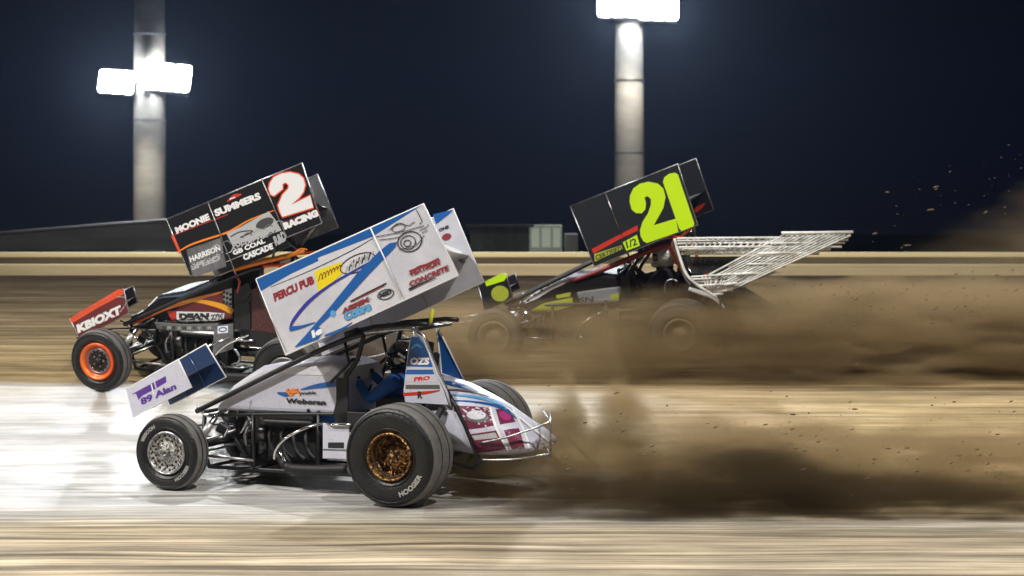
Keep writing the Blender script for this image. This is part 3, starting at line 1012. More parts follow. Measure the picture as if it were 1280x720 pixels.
# engine cover / tank top with bevelled shoulders
hb = MB()
hb.prism(car.xz([(269, 512), (276, 497), (290, 482), (307, 470), (327, 457.5), (345, 454), (375, 452), (412, 452.5), (430, 460), (434, 477), (429, 520), (390, 519), (312, 515.5)], -.355),
         -.355, .355, lav, bev=.05, seg=3)
A = Art(car, hb, wrap=True)
A.poly([(278, 497), (292, 483), (308, 472), (327, 462), (345, 459), (412, 458), (413, 463), (404, 469), (368, 468), (346, 466), (318, 478), (296, 490)], white)  # whiter top: light on the sloping shoulder put into the colour
A.stroke([(347, 491), (357, 493), (366, 492)], [2, 6, 3], blue)
A.stroke([(376, 487), (400, 482), (434, 478.5)], [1, 6, 8], blue)
A.stroke([(358, 487), (364, 494), (370, 487), (376, 494)], 2.6, orange)
A.stroke([(360, 485.5), (366, 492), (373, 486)], 1.4, red)
A.disc((367, 489), (5, 3), orange)
A.text("Weible", (374, 494), (21, -1.5), (0, -4), ink, .03)
A.text("Woboran", (357.5, 504), (50, 2.4), (0.3, -6.5), ink, .05)
A.stroke([(312, 515), (314, 500)], .6, grey)
hb.build('hood', R1)

# lower body panel, cockpit side and the tall arm guards
lp = MB()
lp.prism(car.xz([(404, 529), (437, 529), (437, 574), (404, 573)], -.375), -.385, -.37, lav, bev=.004)
A = Art(car, lp, y=-.385)
A.poly([(410, 553), (430, 553), (430, 560.5), (410, 560)], ink)
A.poly([(404, 561), (437, 562), (437, 564), (404, 563)], grey)
lp.build('side_panel', R1)
lo = MB()
lo.prism(car.xz([(312, 516), (390, 520), (391, 524), (312, 521)], -.37), -.37, -.36, blackm)
lo.build('lower_rail_cover', R1)


def guard1(A):
    A.poly([(514, 421), (523, 421), (531, 432), (540, 455), (541, 459), (508.5, 458), (512, 434)], blue)
    A.poly([(508.5, 459), (541.5, 459), (548, 478), (507, 478)], wingw)
    A.stroke([(514, 436), (521, 431), (527, 435)], [2, 3, 1], lblue)
    A.text("OZS", (512, 456), (24, 0), (1, -9), whitei, .05, inkr, .08)
    A.poly([(508, 462), (541, 462), (543, 468), (507, 468)], blue)
    A.text("PRO", (517, 477), (20, -2), (1, -5.5), red, .06)
    A.poly([(507, 481), (549, 481), (550, 486), (507, 486)], steel)
    A.stroke([(504, 493), (530, 491), (550, 488)], [4, 4, 1], red)
    A.text("R", (522, 498), (6, 0), (0, -9), ink, .05)


ag = MB()
ag.prism(car.xz([(514, 420), (520, 418), (528, 423), (546, 467), (555, 488), (561, 506), (507, 503), (505, 488), (511, 434)], -.385), -.395, -.38, lav, bev=.003)
guard1(Art(car, ag, y=-.395))
ep = [Vector((x, -.39, z)) for x, z in car.xz([(520, 417.5), (528.5, 422.5), (546.5, 467), (559, 491), (563, 508)], -.39)]
ag.tube(ep, .010, wingw, n=6)
ag.build('arm_guard', R1)
af = MB()
poly = car.xz([(545, 407), (555, 424), (581, 476), (552, 467), (549.5, 440)], .32)
af.prism(poly, .32, .335, blue, bev=.003)
pp = [Vector((x, .315, z)) for x, z in poly]
af.tube(pp + [pp[0]], .009, whitei, n=5)
af.build('arm_guard', R1, label='arm guard on the far side, plain blue')
sh = MB()
sh.prism(car.xz([(500, 424), (515, 422), (510, 502), (500, 510), (488, 505), (490, 470)], .20), .19, .21, blackm, bev=.003)
sh.build('head_rest', R1)


# big top wing
def board1(A):
    q = dict(TL=(320, 349), TR=(529, 255), BR=(573, 344), BL=(357, 444))
    A.poly([(320.5, 349.5), (463, 285.5), (528, 256), (465, 296), (400, 321), (326, 364)], blue)
    A.poly([(322, 353), (396, 320), (398, 326), (345, 351), (327, 363)], blue)
    A.stroke([(338, 359), (395, 335), (440, 313), (466, 298)], [.5, 1.0, 1.2, .6], ink)
    # maroon lettering
    A.text("PERCU PUB", (343.5, 377.5), (50, -23), (-2.6, -10.5), inkr, .07)
    A.poly([(392.5, 339), (428, 327), (427, 343), (411, 357), (398, 364.5)], yellow)
    for k in range(7):
        A.stroke([(398 + k * 4, 352 - k * 2.6), (401 + k * 4, 342 - k * 1.8), (404 + k * 3.6, 349 - k * 2.2)], 1.3, mat('brown_ink', (.22, .10, .01), .5))
    A.ring((447, 329), (24, 11), 1.3, ink, rot=-.42)
    for k in range(9):
        A.stroke([(432 + k * 4, 341 - k * 2.2), (434 + k * 4, 333 - k * 2), (437 + k * 3.6, 335 - k * 2.2), (439 + k * 3.4, 326 - k * 1.6)], 1.3, ink if k % 2 else greyw)
    # thin dark swoosh and the thick blue bolt
    A.stroke([(495, 304), (470, 323), (440, 340), (410, 358), (385, 378), (367, 400), (362, 412)], [2, 2.2, 2.6, 3, 4.5, 4, 1.5], mat('indigo_paint', (.03, .035, .30), .4))
    A.stroke([(362, 411), (375, 409), (394, 403)], [7, 4, 1], blue)
    A.poly([(487, 304), (496, 302.5), (494, 309), (462, 342), (420, 388), (398, 408), (404, 414), (398, 424), (370, 434), (368, 434), (380, 421), (412, 384), (446, 342), (474, 314)], blue)
    A.disc((416, 392), (3.4, 4.2), lblue)
    A.text("Ie", (391, 423), (13, -7), (-2, -9), whitei, .05)
    A.text("Cobra", (431, 402), (33, -14), (-1.2, -12), lblue, .07, ink, .1)
    A.stroke([(406, 420), (428, 411), (440, 403)], [3, 3, 1], blue)
    A.stroke([(438, 377), (460, 366), (483, 354)], [2, 3, 1.6], ink)
    A.stroke([(441, 376.4), (460, 367), (481, 356.5)], [.6, 1.2, .6], inkr)
    A.stroke([(436, 382), (450, 378), (464, 373)], [.5, 2, .5], inkr)
    A.text("ARPEX", (428, 392.5), (34, -16), (-1, -6), inkr, .05, ink, .07)
    A.ring((482, 368), (11, 6.5), 1.2, ink, rot=-.3)
    A.text("MSD", (474.5, 373), (15, -6), (-.5, -6), ink, .06)
    # engine line drawing
    A.ring((512, 302), (16, 13), 1.4, ink, rot=-.3)
    A.ring((510, 303), (10, 9), 1.2, ink, rot=-.3)
    A.ring((509, 304), (5, 4.5), 1.2, ink, rot=-.3)
    A.ring((498, 285), (9, 5), 1.0, ink, rot=-.3)
    for pts in ([(470, 296), (486, 293), (498, 291), (516, 286), (530, 282)], [(474, 300), (490, 298), (500, 296)], [(486, 288), (498, 279), (510, 282), (518, 277)],
                [(520, 262), (527, 276), (524, 280)], [(524, 288), (533, 284), (535, 280)], [(527, 291), (534, 288)], [(499, 312), (520, 306), (530, 294)]):
        A.stroke(pts, .9, ink)
    # small two-line logo
    A.stroke([(512, 343), (522, 334), (534, 330), (548, 323)], [2, 2, 2, 2], inkr)
    A.text("TEXTRON", (512, 346), (38, -15), (-1, -8), inkr, .06)
    A.text("CONCRETE", (512, 359), (49, -21), (-1, -7), inkr, .05)
    A.stroke([(511, 362), (530, 353), (545, 347)], [3, 2, .8], ink)
    A.stroke([(324, 367), (340, 402), (358, 440)], [.6, .6, .6], grey)


wr, N, FQ, at = wing(car, [(320, 349), (529, 255), (573, 344), (357, 444)], [(567, 261), (605, 352)], .62, wingw, wingw, whitei, board1,
                     divs=[((463, 285), (503, 371))], foilm=wingw)
# decals on the inner face of the far board: its own patches
fb = [o for o in wr.children if o.name.startswith('sideboard')][-1]
fm = MB()
A = Art(car, fm, y=.605)
A.poly([(541, 268), (566, 262), (563, 266), (545, 280)], blue)
A.text("ONE", (549, 290), (12, -5), (-.6, -4), ink, .05)
A.disc((558, 296), (6, 4), inkr, rot=-.4)
A.text("SUPPLY", (566, 322), (14, 9), (2, -4), ink, .05)
A.stroke([(553, 306), (566, 312), (578, 316)], [3, 5, 2], whitei)
fo = fm.build('decal', fb)
# hinge and struts between wing and cage
st = MB()
st.tube([car.L(541, 387, .1), car.L(538, 404, .05)], .018, strapy, n=8)
st.build('rear_strut', wr, label='yellow wrapped strut')
st = MB()
for s_ in (-1, 1):
    p = [(-.62, s_ * .30, 1.395), (-.45, s_ * .30, 1.435), (-.05, s_ * .30, 1.475), (.06, s_ * .30, 1.47)]
    st.tube(p, .020, tube_b)
    st.tube([(-.60, s_ * .30, 1.40), (-.72, s_ * .31, 1.355)], .030, tube_b)
st.build('wing_mount', wr)


# nose wing
def nose1(A):
    A.poly([(164, 493), (192, 478), (194.5, 486), (178, 494.5), (173, 500), (170, 492)], purple)
    A.poly([(194, 477), (207, 470), (208, 477.5), (196, 485)], purple)
    A.stroke([(189, 480), (192, 492)], 1.6, whitei)
    A.text("89 Alan", (177, 507), (44, -20.5), (-2.2, -8.5), purple, .05)


wing(car, [(157, 487), (222.5, 449.5), (239, 484), (166, 521.5)], [(258, 430), (283, 471)], .46, lav, dblue, whitei, nose1, name='nose_wing', nearY=-.46, fy=(.75, .55), foilm=dblue)
dv = empty('x')
bpy.data.objects.remove(dv)
driver(car, suit, helm, 'person in a blue race suit and black helmet driving the white and blue car')

# ================================================================ the black, red and orange car, number 2
car = sprint_car('black and orange winged race car number 2 with orange front rim, behind the white car', frame(-1.958, 21.825, .593, .362, .181))
R2 = car.root
wheel(car, -2.241, -.728, .333, .205, .200, -1, 'orange', 'front wheel with orange red rim')
wheel(car, -2.241, .70, .333, .205, .200, 1, 'plain', 'front wheel on the far side')
wheel(car, 0, -.731, .394, .40, .200, -1, 'plain', 'wide rear wheel half hidden by the white wing')
wheel(car, 0, .949, .43, .44, .200, 1, 'plain', 'wide rear wheel on the far side')
chassis(car, tube_b, wb=2.24, cage=orred)
tail_tank(car, mat('dusty_dark_tank', (.05, .035, .025), .6, dirt=.5))
rear_bumper(car)
hb = MB()
hb.prism(car.xz([(160, 407), (162, 396), (179, 388), (198, 369.5), (230, 364), (258, 352), (283, 341), (292, 339), (293, 366), (292, 400), (268, 403), (219, 403), (195, 400)], -.355), -.355, .355, black, bev=.05, seg=3)
A = Art(car, hb, wrap=True)
A.poly([(232, 378), (262, 369), (283, 364), (290, 380), (291, 398), (262, 402), (214, 392)], darkred)
A.stroke([(163, 406), (185, 396), (207, 386), (238, 376), (262, 369), (283, 363.5)], [2, 3.5, 4.5, 5, 3, 1.5], orange)
A.stroke([(228, 377), (246, 376), (266, 379.5), (280, 384), (291, 390)], [2, 4, 6, 7, 7], mat('amber_paint', (.85, .36, .01), .4))
A.stroke([(163, 405), (190, 394)], [2, 3], orred)
A.poly([(209, 389), (220, 388), (221, 402), (215, 400)], red)
A.poly([(221, 389), (262, 390), (281, 391.5), (280, 398), (262, 402), (221, 402)], whitei)
A.text("DEAN", (224, 400), (38, -.5), (0, -8.5), ink, .10)
A.text("27M", (264, 400), (15, -1.5), (0, -7), grey, .07)
A.poly([(279, 363), (290, 360), (290, 384), (280, 378)], greyw)
for k in range(9):
    A.disc((280.5 + (k % 3) * 4, 365 + (k // 3) * 6 + (k % 3) * 1.5), (1.6, 2), ink)
A.stroke([(196, 376), (204, 372), (232, 368), (260, 356), (278, 346)], [.8, 1.2, 3, 2.5, .8], mat('blue_highlight_paint', (.06, .09, .15), .6))  # bluish highlight along the hood top, painted on as a stroke
A.stroke([(164, 396), (180, 389), (198, 372)], [1.2, 1.4, 1.2], whitei)
hb.build('hood', R2)
lp = MB()
lp.prism(car.xz([(193, 402), (233, 405), (274, 404), (272, 412), (240, 414.5), (198, 411)], -.37), -.385, -.37, steel, bev=.004)
A = Art(car, lp, y=-.385)
for k in range(10):
    A.text("NMEAHMOVCH"[k], (203 + k * 6.3, 411.6 + math.sin(k * .3) * .6), (4, 0), (0, -4.2), greyw if k % 2 else ink, .05)
lp.build('side_panel', R2)
lp = MB()
lp.prism(car.xz([(268, 407), (292, 404), (292, 436), (280, 440), (266, 444)], -.375), -.385, -.37, grey, bev=.004)
A = Art(car, lp, y=-.385)
A.poly([(272, 408), (285, 407), (285, 416), (272, 417)], whitei)
A.ring((278.5, 412), (5.5, 3.2), 1.6, blue, rot=-.1)
lp.build('lower_panel', R2)
ck = MB()
ck.prism(car.xz([(293, 362), (312, 352), (316, 366), (314, 415), (293, 412)], -.36), -.37, -.355, blackm, bev=.003)
ck.build('cockpit_side', R2)
bd = MB()
bd.prism(car.xz([(315, 362), (345, 350), (352, 380), (350, 417), (315, 414)], -.37), -.38, -.37, mat('dusty_dark_maroon', (.06, .008, .01), .5, dirt=.4), bev=.003)
bd.build('arm_guard', R2)


def board2(A):
    A.poly([(213.5, 294.5), (217, 293.2), (226, 314), (224.5, 318)], orred)
    A.stroke([(221, 316), (236, 307), (255, 300), (285, 290), (312, 275), (345, 262)], [1, 2.2, 2.4, 2.2, 1.8, .8], orange)
    A.stroke([(219, 293), (245, 283), (285, 268)], [1.5, 1, .8], red)
    A.text("MOONIE", (221, 292.5), (42, -18), (-3.0, -8), whitei, .06)
    A.text("SUMMERS", (270, 271), (57, -22.5), (-3.4, -8.4), whitei, .06)
    A.stroke([(284, 252), (292, 246), (297, 244), (302, 243)], [1, 5, 4, 1], red)
    A.stroke([(287, 249), (294, 246.4)], [1.5, 1.5], whitei)
    A.poly([(233, 312), (262, 302), (276, 297), (283, 333), (244, 346), (240, 343)], grey)
    A.poly([(283, 292), (300, 284), (336, 264), (345, 276), (352, 288), (318, 300), (290, 306)], greyw)
    A.disc((331, 279), (12, 6), mat('dark_grey_ink', (.05, .05, .055), .5), rot=-.42)
    A.stroke([(288, 296), (300, 290), (316, 289), (300, 297)], 1.6, ink)
    A.text("HARRISON", (238, 328), (38, -15), (-2, -7), whitei, .04)
    A.text("SPEED", (240, 338), (36, -13), (-2, -7), greyw, .05)
    A.text("FULTON BROS", (292, 311), (54, -21), (-2, -5.5), greyw, .05)
    A.text("GB COAL", (292, 319.5), (40, -16), (-2, -6), whitei, .05)
    A.text("CASCADE", (305, 326), (37, -15), (-2, -7.5), whitei, .06)
    A.text("R&D", (345, 308), (14, -8), (-4, -12), greyw, .05)
    for q in range(16):
        u0 = 236 + q * 6.6; v0 = 336 - q * 2.7
        A.stroke([(u0, v0), (u0 + 3, v0 - 5 + (q * 7) % 5), (u0 + 7, v0 - 3), (u0 + 9, v0 - 8)], 1.1, greyw if q % 3 else ink)
    for q in range(7):
        A.stroke([(264 + q * 13, 313 - q * 5.2), (270 + q * 13, 306 - q * 5), (276 + q * 13, 310 - q * 5.4)], 1.3, grey if q % 2 else greyw)
    A.stroke([(366, 317), (376, 311), (384, 312)], 1.5, orange)
    # big number
    def z5(p): return [(200 + x / 4.5, 190 + y / 4.5) for x, y in p]
    two = z5([(612, 208), (618, 175), (640, 142), (680, 122), (730, 114), (780, 125), (806, 148), (816, 185), (806, 225), (782, 258), (738, 297),
              (845, 245), (862, 312), (688, 365), (674, 335), (664, 300), (690, 240), (722, 205), (724, 185), (706, 171), (689, 180), (690, 208), (640, 247), (622, 238)])
    A.stroke(two + [two[0]], 3.4, orred, n=1)
    A.poly(two, whitei)
    A.poly([(351, 279), (398, 260), (399.5, 266), (354, 285)], mat('dark_maroon_paint', (.11, .012, .012), .4))
    A.text("RACING", (356, 287.5), (43, -17.5), (-3.2, -8.6), whitei, .09)


w2, N, FQ, at = wing(car, [(208, 274), (377, 204), (402, 279), (238, 345)], [(397, 218), (423, 284)], .70, black, grey, alu, board2,
                     divs=[((260, 253), (295, 343)), ((326.7, 223), (359, 297))], foilm=black)
st = MB()
st.tube([car.L(352, 292, .2), car.L(373, 313, .1)], .022, steel)
st.tube([car.L(399, 275, .55), car.L(376, 306, .45)], .022, alu)
st.tube([car.L(395, 276, .52), car.L(379, 303, .42)], .010, alu)
st.tube([car.L(345, 300, -.3), car.L(340, 330, -.3)], .014, steel)
st.build('wing_mount', w2)
st = MB()
pa = [car.L(292, 338, -.375), car.L(325, 328, -.375), car.L(355, 321, -.375), car.L(380, 314, -.375)]
st.tube([pa[0], pa[1], pa[2], pa[3]], [.018, .026, .026, .02], orange)
st.build('top_tube', R2, label='orange tube over the cockpit')
st = MB()
st.tube([car.L(293, 340, -.36), car.L(300, 352, -.36), car.L(297, 366, -.36)], .013, orred)
st.tube([car.L(311, 419, -.52), car.L(295, 425, -.53), car.L(280, 433, -.53), car.L(269, 444, -.53)], [.010, .018, .013, .010], chrome, curve=True)
st.build('nerf_bar', R2)
st = MB()
st.tube([car.L(293, 436, -.52), car.L(300, 447, -.52), car.L(296, 455, -.52)], .012, alu, curve=True)
st.build('side_bracket', R2)
st = MB()
st.tube([car.L(278, 458, -.45), car.L(300, 460, -.45), car.L(318, 457, -.45)], .010, alu)
st.build('radius_rod', R2)


def nose2(A):
    A.poly([(86.8, 398), (91, 395), (148, 361.5), (154, 361.5), (154, 368), (120, 386), (92, 403), (88, 402)], orred)
    A.text("KBIOXT", (97.5, 417), (55, -25), (-2.2, -11), whitei, .07)
    A.stroke([(147, 371), (156, 372), (157, 380), (150, 390)], 1.2, alu)


wing(car, [(87, 398), (154, 361), (161, 391), (100, 424)], [(167, 357), (172, 378)], .30, darkred, black, alu, nose2, name='nose_wing', nearY=-.46, fy=(.7, .6), foilm=black)
driver(car, suitd, helm, 'person in a dark suit and black helmet driving the number 2 car')

# ================================================================ the black and fluorescent car, number 21
def snap(Y, yaw, s, pitch, r, u, v):
    X, Z = 2.0, .8
    for _ in range(25):
        M_ = frame(X, Y, Z, yaw, s, pitch)
        p = M_ @ Vector((0, -.93, r))
        X -= ((640 + FPX * p.x / p.y) - u) / 112
        Z += ((HOR - FPX * (p.z - EYE) / p.y) - v) / 112
    return M_


car = sprint_car('black winged race car with fluorescent yellow number 21, wheels lost in brown dust', snap(24.2, .27, .12, -.035, .375, 849, 421))
R3 = car.root
dn = dict(dusty=True)
wheel(car, -2.19, -.729, .325, .208, .19, -1, 'plain', 'dust covered front wheel', **dn)
wheel(car, -2.19, .70, .325, .208, .19, 1, 'plain', 'front wheel on the far side', **dn)
wheel(car, 0, -.73, .385, .36, .19, -1, 'plain', 'dust covered rear wheel', **dn)
wheel(car, 0, .949, .43, .42, .19, 1, 'plain', 'rear wheel on the far side', **dn)
chassis(car, tube_b, cage=orred)
tail_tank(car, black)
hb = MB()
hb.prism(car.xz([(648.5, 383), (666, 368), (684.5, 355), (700, 348), (719.5, 346), (750, 340), (776, 345), (776, 378), (717, 386), (692, 391), (662, 390)], -.355), -.355, .355, black, bev=.05, seg=3)
A = Art(car, hb, wrap=True)
A.poly([(650, 382), (668, 367), (685, 355.5), (700, 349), (719, 347), (712, 352), (690, 362), (670, 374)], white)
A.poly([(663, 388), (680, 379), (694, 376), (715.6, 371.5), (716.5, 382), (692, 389)], neond)
A.poly([(695, 369), (714, 365), (713, 370.5), (696, 373)], neond)
A.poly([(721, 366), (775, 359), (776, 374.5), (727, 381)], mat('pale_blue_grey_paint', (.22, .27, .36), .5, dirt=.3))
A.stroke([(722, 366), (750, 362), (775, 359)], [2, 2, 2], greyw)
A.text("SN", (724, 379), (18, -2), (0, -7), ink, .04)
A.poly([(763, 368), (776, 366), (776, 375), (764, 377)], neond)
hb.build('hood', R3)
dt = MB()
dt.tube([car.L(716, 351, -.37), car.L(756, 336, -.37), car.L(800, 318, -.37), car.L(838, 304, -.37)], [.020, .030, .032, .036], mat('dark_red_paint', (.25, .015, .02), .35, dirt=.15), curve=True)
dt.build('top_tube', R3, label='dark red bar rising under the wing')
dt = MB()
dt.prism(car.xz([(833, 306), (842, 302), (852, 330), (862, 346), (856, 348), (843, 326)], -.38), -.39, -.375, orred, bev=.003)
dt.build('arm_guard', R3)
dt = MB()
dt.prism(car.xz([(790, 346), (836, 334), (858, 348), (868, 372), (852, 376), (790, 372)], .36), .36, .37, blackm)
dt.build('side_panel', R3)
rb = MB()
rb.tube([car.L(842, 299, -.42), car.L(840, 306, -.42), car.L(848, 324, -.42), car.L(856, 346, -.42), car.L(863, 356, -.42)], .014, alu, curve=True)
rb.tube([car.L(861, 361, -.42), car.L(876, 366, -.42), car.L(892, 372, -.42), car.L(906, 385, -.42)], [.022, .030, .028, .012], whitei, curve=True)
rb.tube([car.L(861, 361, .3), car.L(878, 364, .3), car.L(896, 372, .3), car.L(906, 383, .3)], .014, alu, curve=True)
rb.tube([car.L(906, 384.5, -.42), car.L(908, 383, .3)], .012, alu)
rb.tube([car.L(831, 368, -.5), car.L(832, 354, -.5), car.L(840, 349, -.5), car.L(847, 352, -.5)], .010, alu, curve=True)
rb.build('rear_bumper', R3)


def board3(A):
    A.poly([(739.5, 311.5), (797, 281.5), (797.5, 288), (778, 297), (742, 317)], red)
    def z7(p): return [(700 + x / 4.8, 190 + y / 4.8) for x, y in p]
    two = z7([(418, 300), (420, 262), (440, 218), (480, 190), (530, 178), (588, 190), (620, 220), (633, 270), (620, 335), (592, 388), (562, 440),
              (695, 400), (710, 480), (522, 546), (500, 535), (484, 505), (480, 470), (495, 420), (528, 368), (546, 312), (545, 282), (526, 265), (507, 272), (516, 310), (511, 345), (490, 368), (455, 366), (430, 345)])
    one = z7([(617, 178), (628, 150), (655, 131), (690, 124), (708, 136), (806, 430), (800, 446), (730, 474), (716, 462)])
    for sh_ in (two, one):
        A.stroke(sh_ + [sh_[0]], 2.2, ink, n=1)
    A.poly(two, neon); A.poly(one, neon)
    A.poly([(742.5, 317.5), (777, 306.5), (778.5, 311), (743.5, 327)], neond)
    A.text("CERTIFIED", (745, 325.5), (33, -12.5), (-1.3, -6), ink, .03)
    A.poly([(778.5, 303), (796, 293.5), (800, 307), (783, 313.5)], neon)
    A.text("1/2", (784, 311), (13, -5), (-2.5, -9), ink, .03)


w3, N, FQ, at = wing(car, [(713, 258), (847, 205), (872, 281), (743, 333)], [(870, 198), (892, 262)], .70, navy, navy, alu, board3,
                     divs=[((757, 242), (777, 294))], foilm=navy)
fb = [o for o in w3.children if o.name.startswith('sideboard')][-1]
fm = MB()
A = Art(car, fm, y=.685)
A.poly([(866, 261), (882, 253), (878, 260), (870, 266)], red)
fm.build('decal', fb)
st = MB()
for s_ in (-1, 1):
    st.tube([(-.45, s_ * .30, 1.30), (-.46, s_ * .30, 1.52)], .013, alu)
    st.tube([(-.02, s_ * .30, 1.35), (-.05, s_ * .30, 1.62)], .013, alu)
st.build('wing_mount', w3)


def nose3(A):
    A.poly([(606, 352), (628, 341), (635, 344), (630, 351), (608, 358)], neon)
    A.disc((625, 367), (11, 10), neond)


wing(car, [(598, 357), (632, 341.5), (641, 372), (606, 390)], [(644, 342), (650, 360)], .10, navy, navy, alu, nose3, name='nose_wing', nearY=-.46, fy=(.7, .6), foilm=navy)
driver(car, suitd, helmw, 'person in a dark suit and white helmet driving the number 21 car')
CAR3 = car
# ================================================================ white lattice rails trailing behind number 21
root = empty('lattice_barrier', label='white tubular lattice barrier leaning in the dust behind the number 21 car', cat='barrier')
LC = Car(Matrix.Identity(4), root)


def LP(u, v, y):
    p = LC.L(u, v, y); return p


wl = mat('white_rail_paint', (.86, .86, .83), .5, noise=((.55, .53, .48), (9, 9, 9), .45, .65))
yb = 23.0


def rails(rows, name, r=.0125, cross=10, seed=1, skew=0.):
    rnd = random.Random(seed)
    mb = MB()
    for i, (a, b) in enumerate(rows):
        y0 = yb + .05 * (i % 3)
        mb.tube([LP(*a, y0), LP((a[0] + b[0]) / 2, (a[1] + b[1]) / 2 + rnd.uniform(-1.0, 1.0), y0 + .03), LP(b[0] + rnd.uniform(-7, 4), b[1], y0 + .06)], r * rnd.uniform(.7, 1.5), wl, n=6)
    (a0, b0), (a1, b1) = rows[0], rows[-1]
    for k in range(cross):
        t = (k + rnd.uniform(.2, .8)) / cross
        t2 = t - skew
        if t2 < 0 or t2 > 1: continue
        mb.tube([LP(a0[0] + (b0[0] - a0[0]) * t, a0[1] + (b0[1] - a0[1]) * t, yb + .06), LP(a1[0] + (b1[0] - a1[0]) * t2, a1[1] + (b1[1] - a1[1]) * t2, yb + .06)], r * .7, wl, n=5)
    return mb.build(name, root)


rails([((846, 298), (1062, 297)), ((846, 301), (1060, 300.5)), ((847, 304.5), (1054, 304)), ((848, 309), (1048, 308.5)), ((849, 312), (1040, 312)), ((852, 317), (1024, 317))], 'upper_rails', cross=26, seed=3, skew=.04)
rows = []
for q in range(19):
    v = 290 + q * 4.3
    xr = 1065 - max(0, v - 293) * 2.15
    xl = max(888, 985 - (v - 290) * 1.25 + ((q * 37) % 11 - 5) * 1.6)
    if xr - xl > 14: rows.append(((xl, v + 1.2), (xr, v)))
rails(rows, 'braced_rails', cross=0, seed=5)
gr = MB()
rnd = random.Random(2)
for q in range(13):          # long diagonal braces running down to the left
    s_ = q / 12
    p0 = (985 + 78 * s_, 291 + 3 * s_)
    f_ = rnd.uniform(.75, 1.0)
    p1 = (p0[0] - (100 + 65 * s_) * f_, p0[1] + (52 + 22 * s_) * f_ * 1.02)
    gr.tube([LP(*p0, yb + .03), LP(*p1, yb + .03)], rnd.uniform(.005, .011), wl, n=5)
gr.build('diagonal_braces', root)
rails([((864, 346), (972, 340)), ((864, 349), (962, 345)), ((868, 353), (950, 349)), ((873, 357), (940, 353.5)), ((879, 361.5), (930, 358)), ((887, 366), (915, 363))], 'lower_rails', cross=20, seed=8, skew=.12)
mb = MB()
mb.tube([LP(843, 298, yb), LP(850, 322, yb), LP(862, 348, yb), LP(896, 372, yb)], .016, wl, curve=True)

for u, v in ((900, 372),):
    p = LP(u, v, yb + .1)
    mb.tube([p, Vector((p.x + .1, p.y + .5, gz(p.y + .5)))], .014, tube_b)
mb.build('end_frame', root)
pb = MB()
P = [LP(854, 321, yb + .22), LP(985, 320, yb + .22), LP(960, 334, yb + .22), LP(935, 339, yb + .22), LP(866, 343, yb + .22)]
Q = [p + Vector((0, .02, 0)) for p in P]
pb.add(P + Q, [[0, 1, 2, 3, 4], [9, 8, 7, 6, 5]] + [[i, (i + 1) % 5, 5 + (i + 1) % 5, 5 + i] for i in range(5)], mat('dark_mesh_panel', (.015, .014, .014), .8))
pb.build('dark_panel', root)

# ================================================================ floodlight towers
lampm = mat('floodlight_lens', (1, 1, 1), .3, emit=190, emitc=(.86, .93, 1.0))
polem = mat('concrete_pole', (.17, .155, .13), .85, noise=((.10, .092, .08), (.8, .8, 2.0), .35, .65), bump=.15)


def tower(uc, w_px, vtop, heads, label, Yd=50, power=2600):
    k = FPX / Yd
    X = (uc - 640) / k
    root = empty('floodlight_tower', label=label, cat='light tower')
    root.location = (X, Yd, 0)
    h = EYE + (HOR - vtop) / k
    r = w_px / k / 2
    mb = MB()
    n = 8
    mb.lathe([(.3, r * 1.03), (h * .62, r * .985), (h, r * .93), (h, .001)], (0, 0, 0), polem, n=20, axis='z')
    for zz in (h * .55, h * .78):
        mb.lathe([(-.03, r * .985), (0, r * 1.008), (.03, r * .99)], (0, 0, zz), steel, n=20, axis='z')
    po = mb.build('pole', root)
    for u0, u1, v0, v1, tilt in heads:
        cx = (u0 + u1) / 2; cv = (v0 + v1) / 2
        x = (cx - 640) / k - X; z = EYE + (HOR - cv) / k
        wd = (u1 - u0) / k; hd = (v1 - v0) / k
        Rm = Matrix.Rotation(tilt, 3, 'Y') @ Matrix.Rotation(-.25, 3, 'X')
        hb_ = MB()
        hb_.box(Vector((x, -r - .12, z)) + Rm @ Vector((0, .16, 0)), (wd * .98, .22, hd * .98), steel, rot=Rm, bev=.05)
        ho = hb_.build('lamp_head', root)
        lb = MB()
        nn = 3
        for j in range(nn):
            lb.box(Vector((x, -r - .12, z)) + Rm @ Vector(((j - (nn - 1) / 2) * wd / nn, 0, 0)), (wd / nn * .985, .16, hd * .96), lampm, rot=Rm, bev=.075)
        lb.build('lens', ho)
        L_ = bpy.data.lights.new('floodlight', 'SPOT')
        L_.energy = power; L_.color = (.90, .95, 1.0); L_.spot_size = math.radians(118); L_.spot_blend = .6; L_.shadow_soft_size = .25
        lo_ = bpy.data.objects.new('floodlight', L_); COL.objects.link(lo_)
        lo_.parent = root
        lo_.location = (x, -r - .75, z - .1)
        lo_.rotation_euler = Vector((0, -1, -.55)).to_track_quat('-Z', 'Y').to_euler()
        # spill light down the pole
        L_ = bpy.data.lights.new('floodlight_spill', 'SPOT')
        L_.energy = power * .24; L_.color = (1, .97, .90); L_.spot_size = math.radians(70); L_.spot_blend = .8; L_.shadow_soft_size = .12
        lo_ = bpy.data.objects.new('floodlight_spill', L_); COL.objects.link(lo_)
        lo_.parent = root
        lo_.location = (x * .5, -r - 1.5, z - hd * .2)
        lo_.rotation_euler = Vector((0, .35, -1)).to_track_quat('-Z', 'Y').to_euler()
    br = MB()
    zs = EYE + (HOR - sum((a[2] + a[3]) / 2 for a in heads) / len(heads)) / k
    xs_ = [((a[0] + a[1]) / 2 - 640) / k - X for a in heads]
    br.tube([(min(xs_), -r - .05, zs), (max(xs_), -r - .05, zs)], .05, steel)
    br.tube([(0, -r - .05, zs - .4), (0, -r - .05, zs + .1)], .08, steel)
    br.build('bracket', root)
    return root


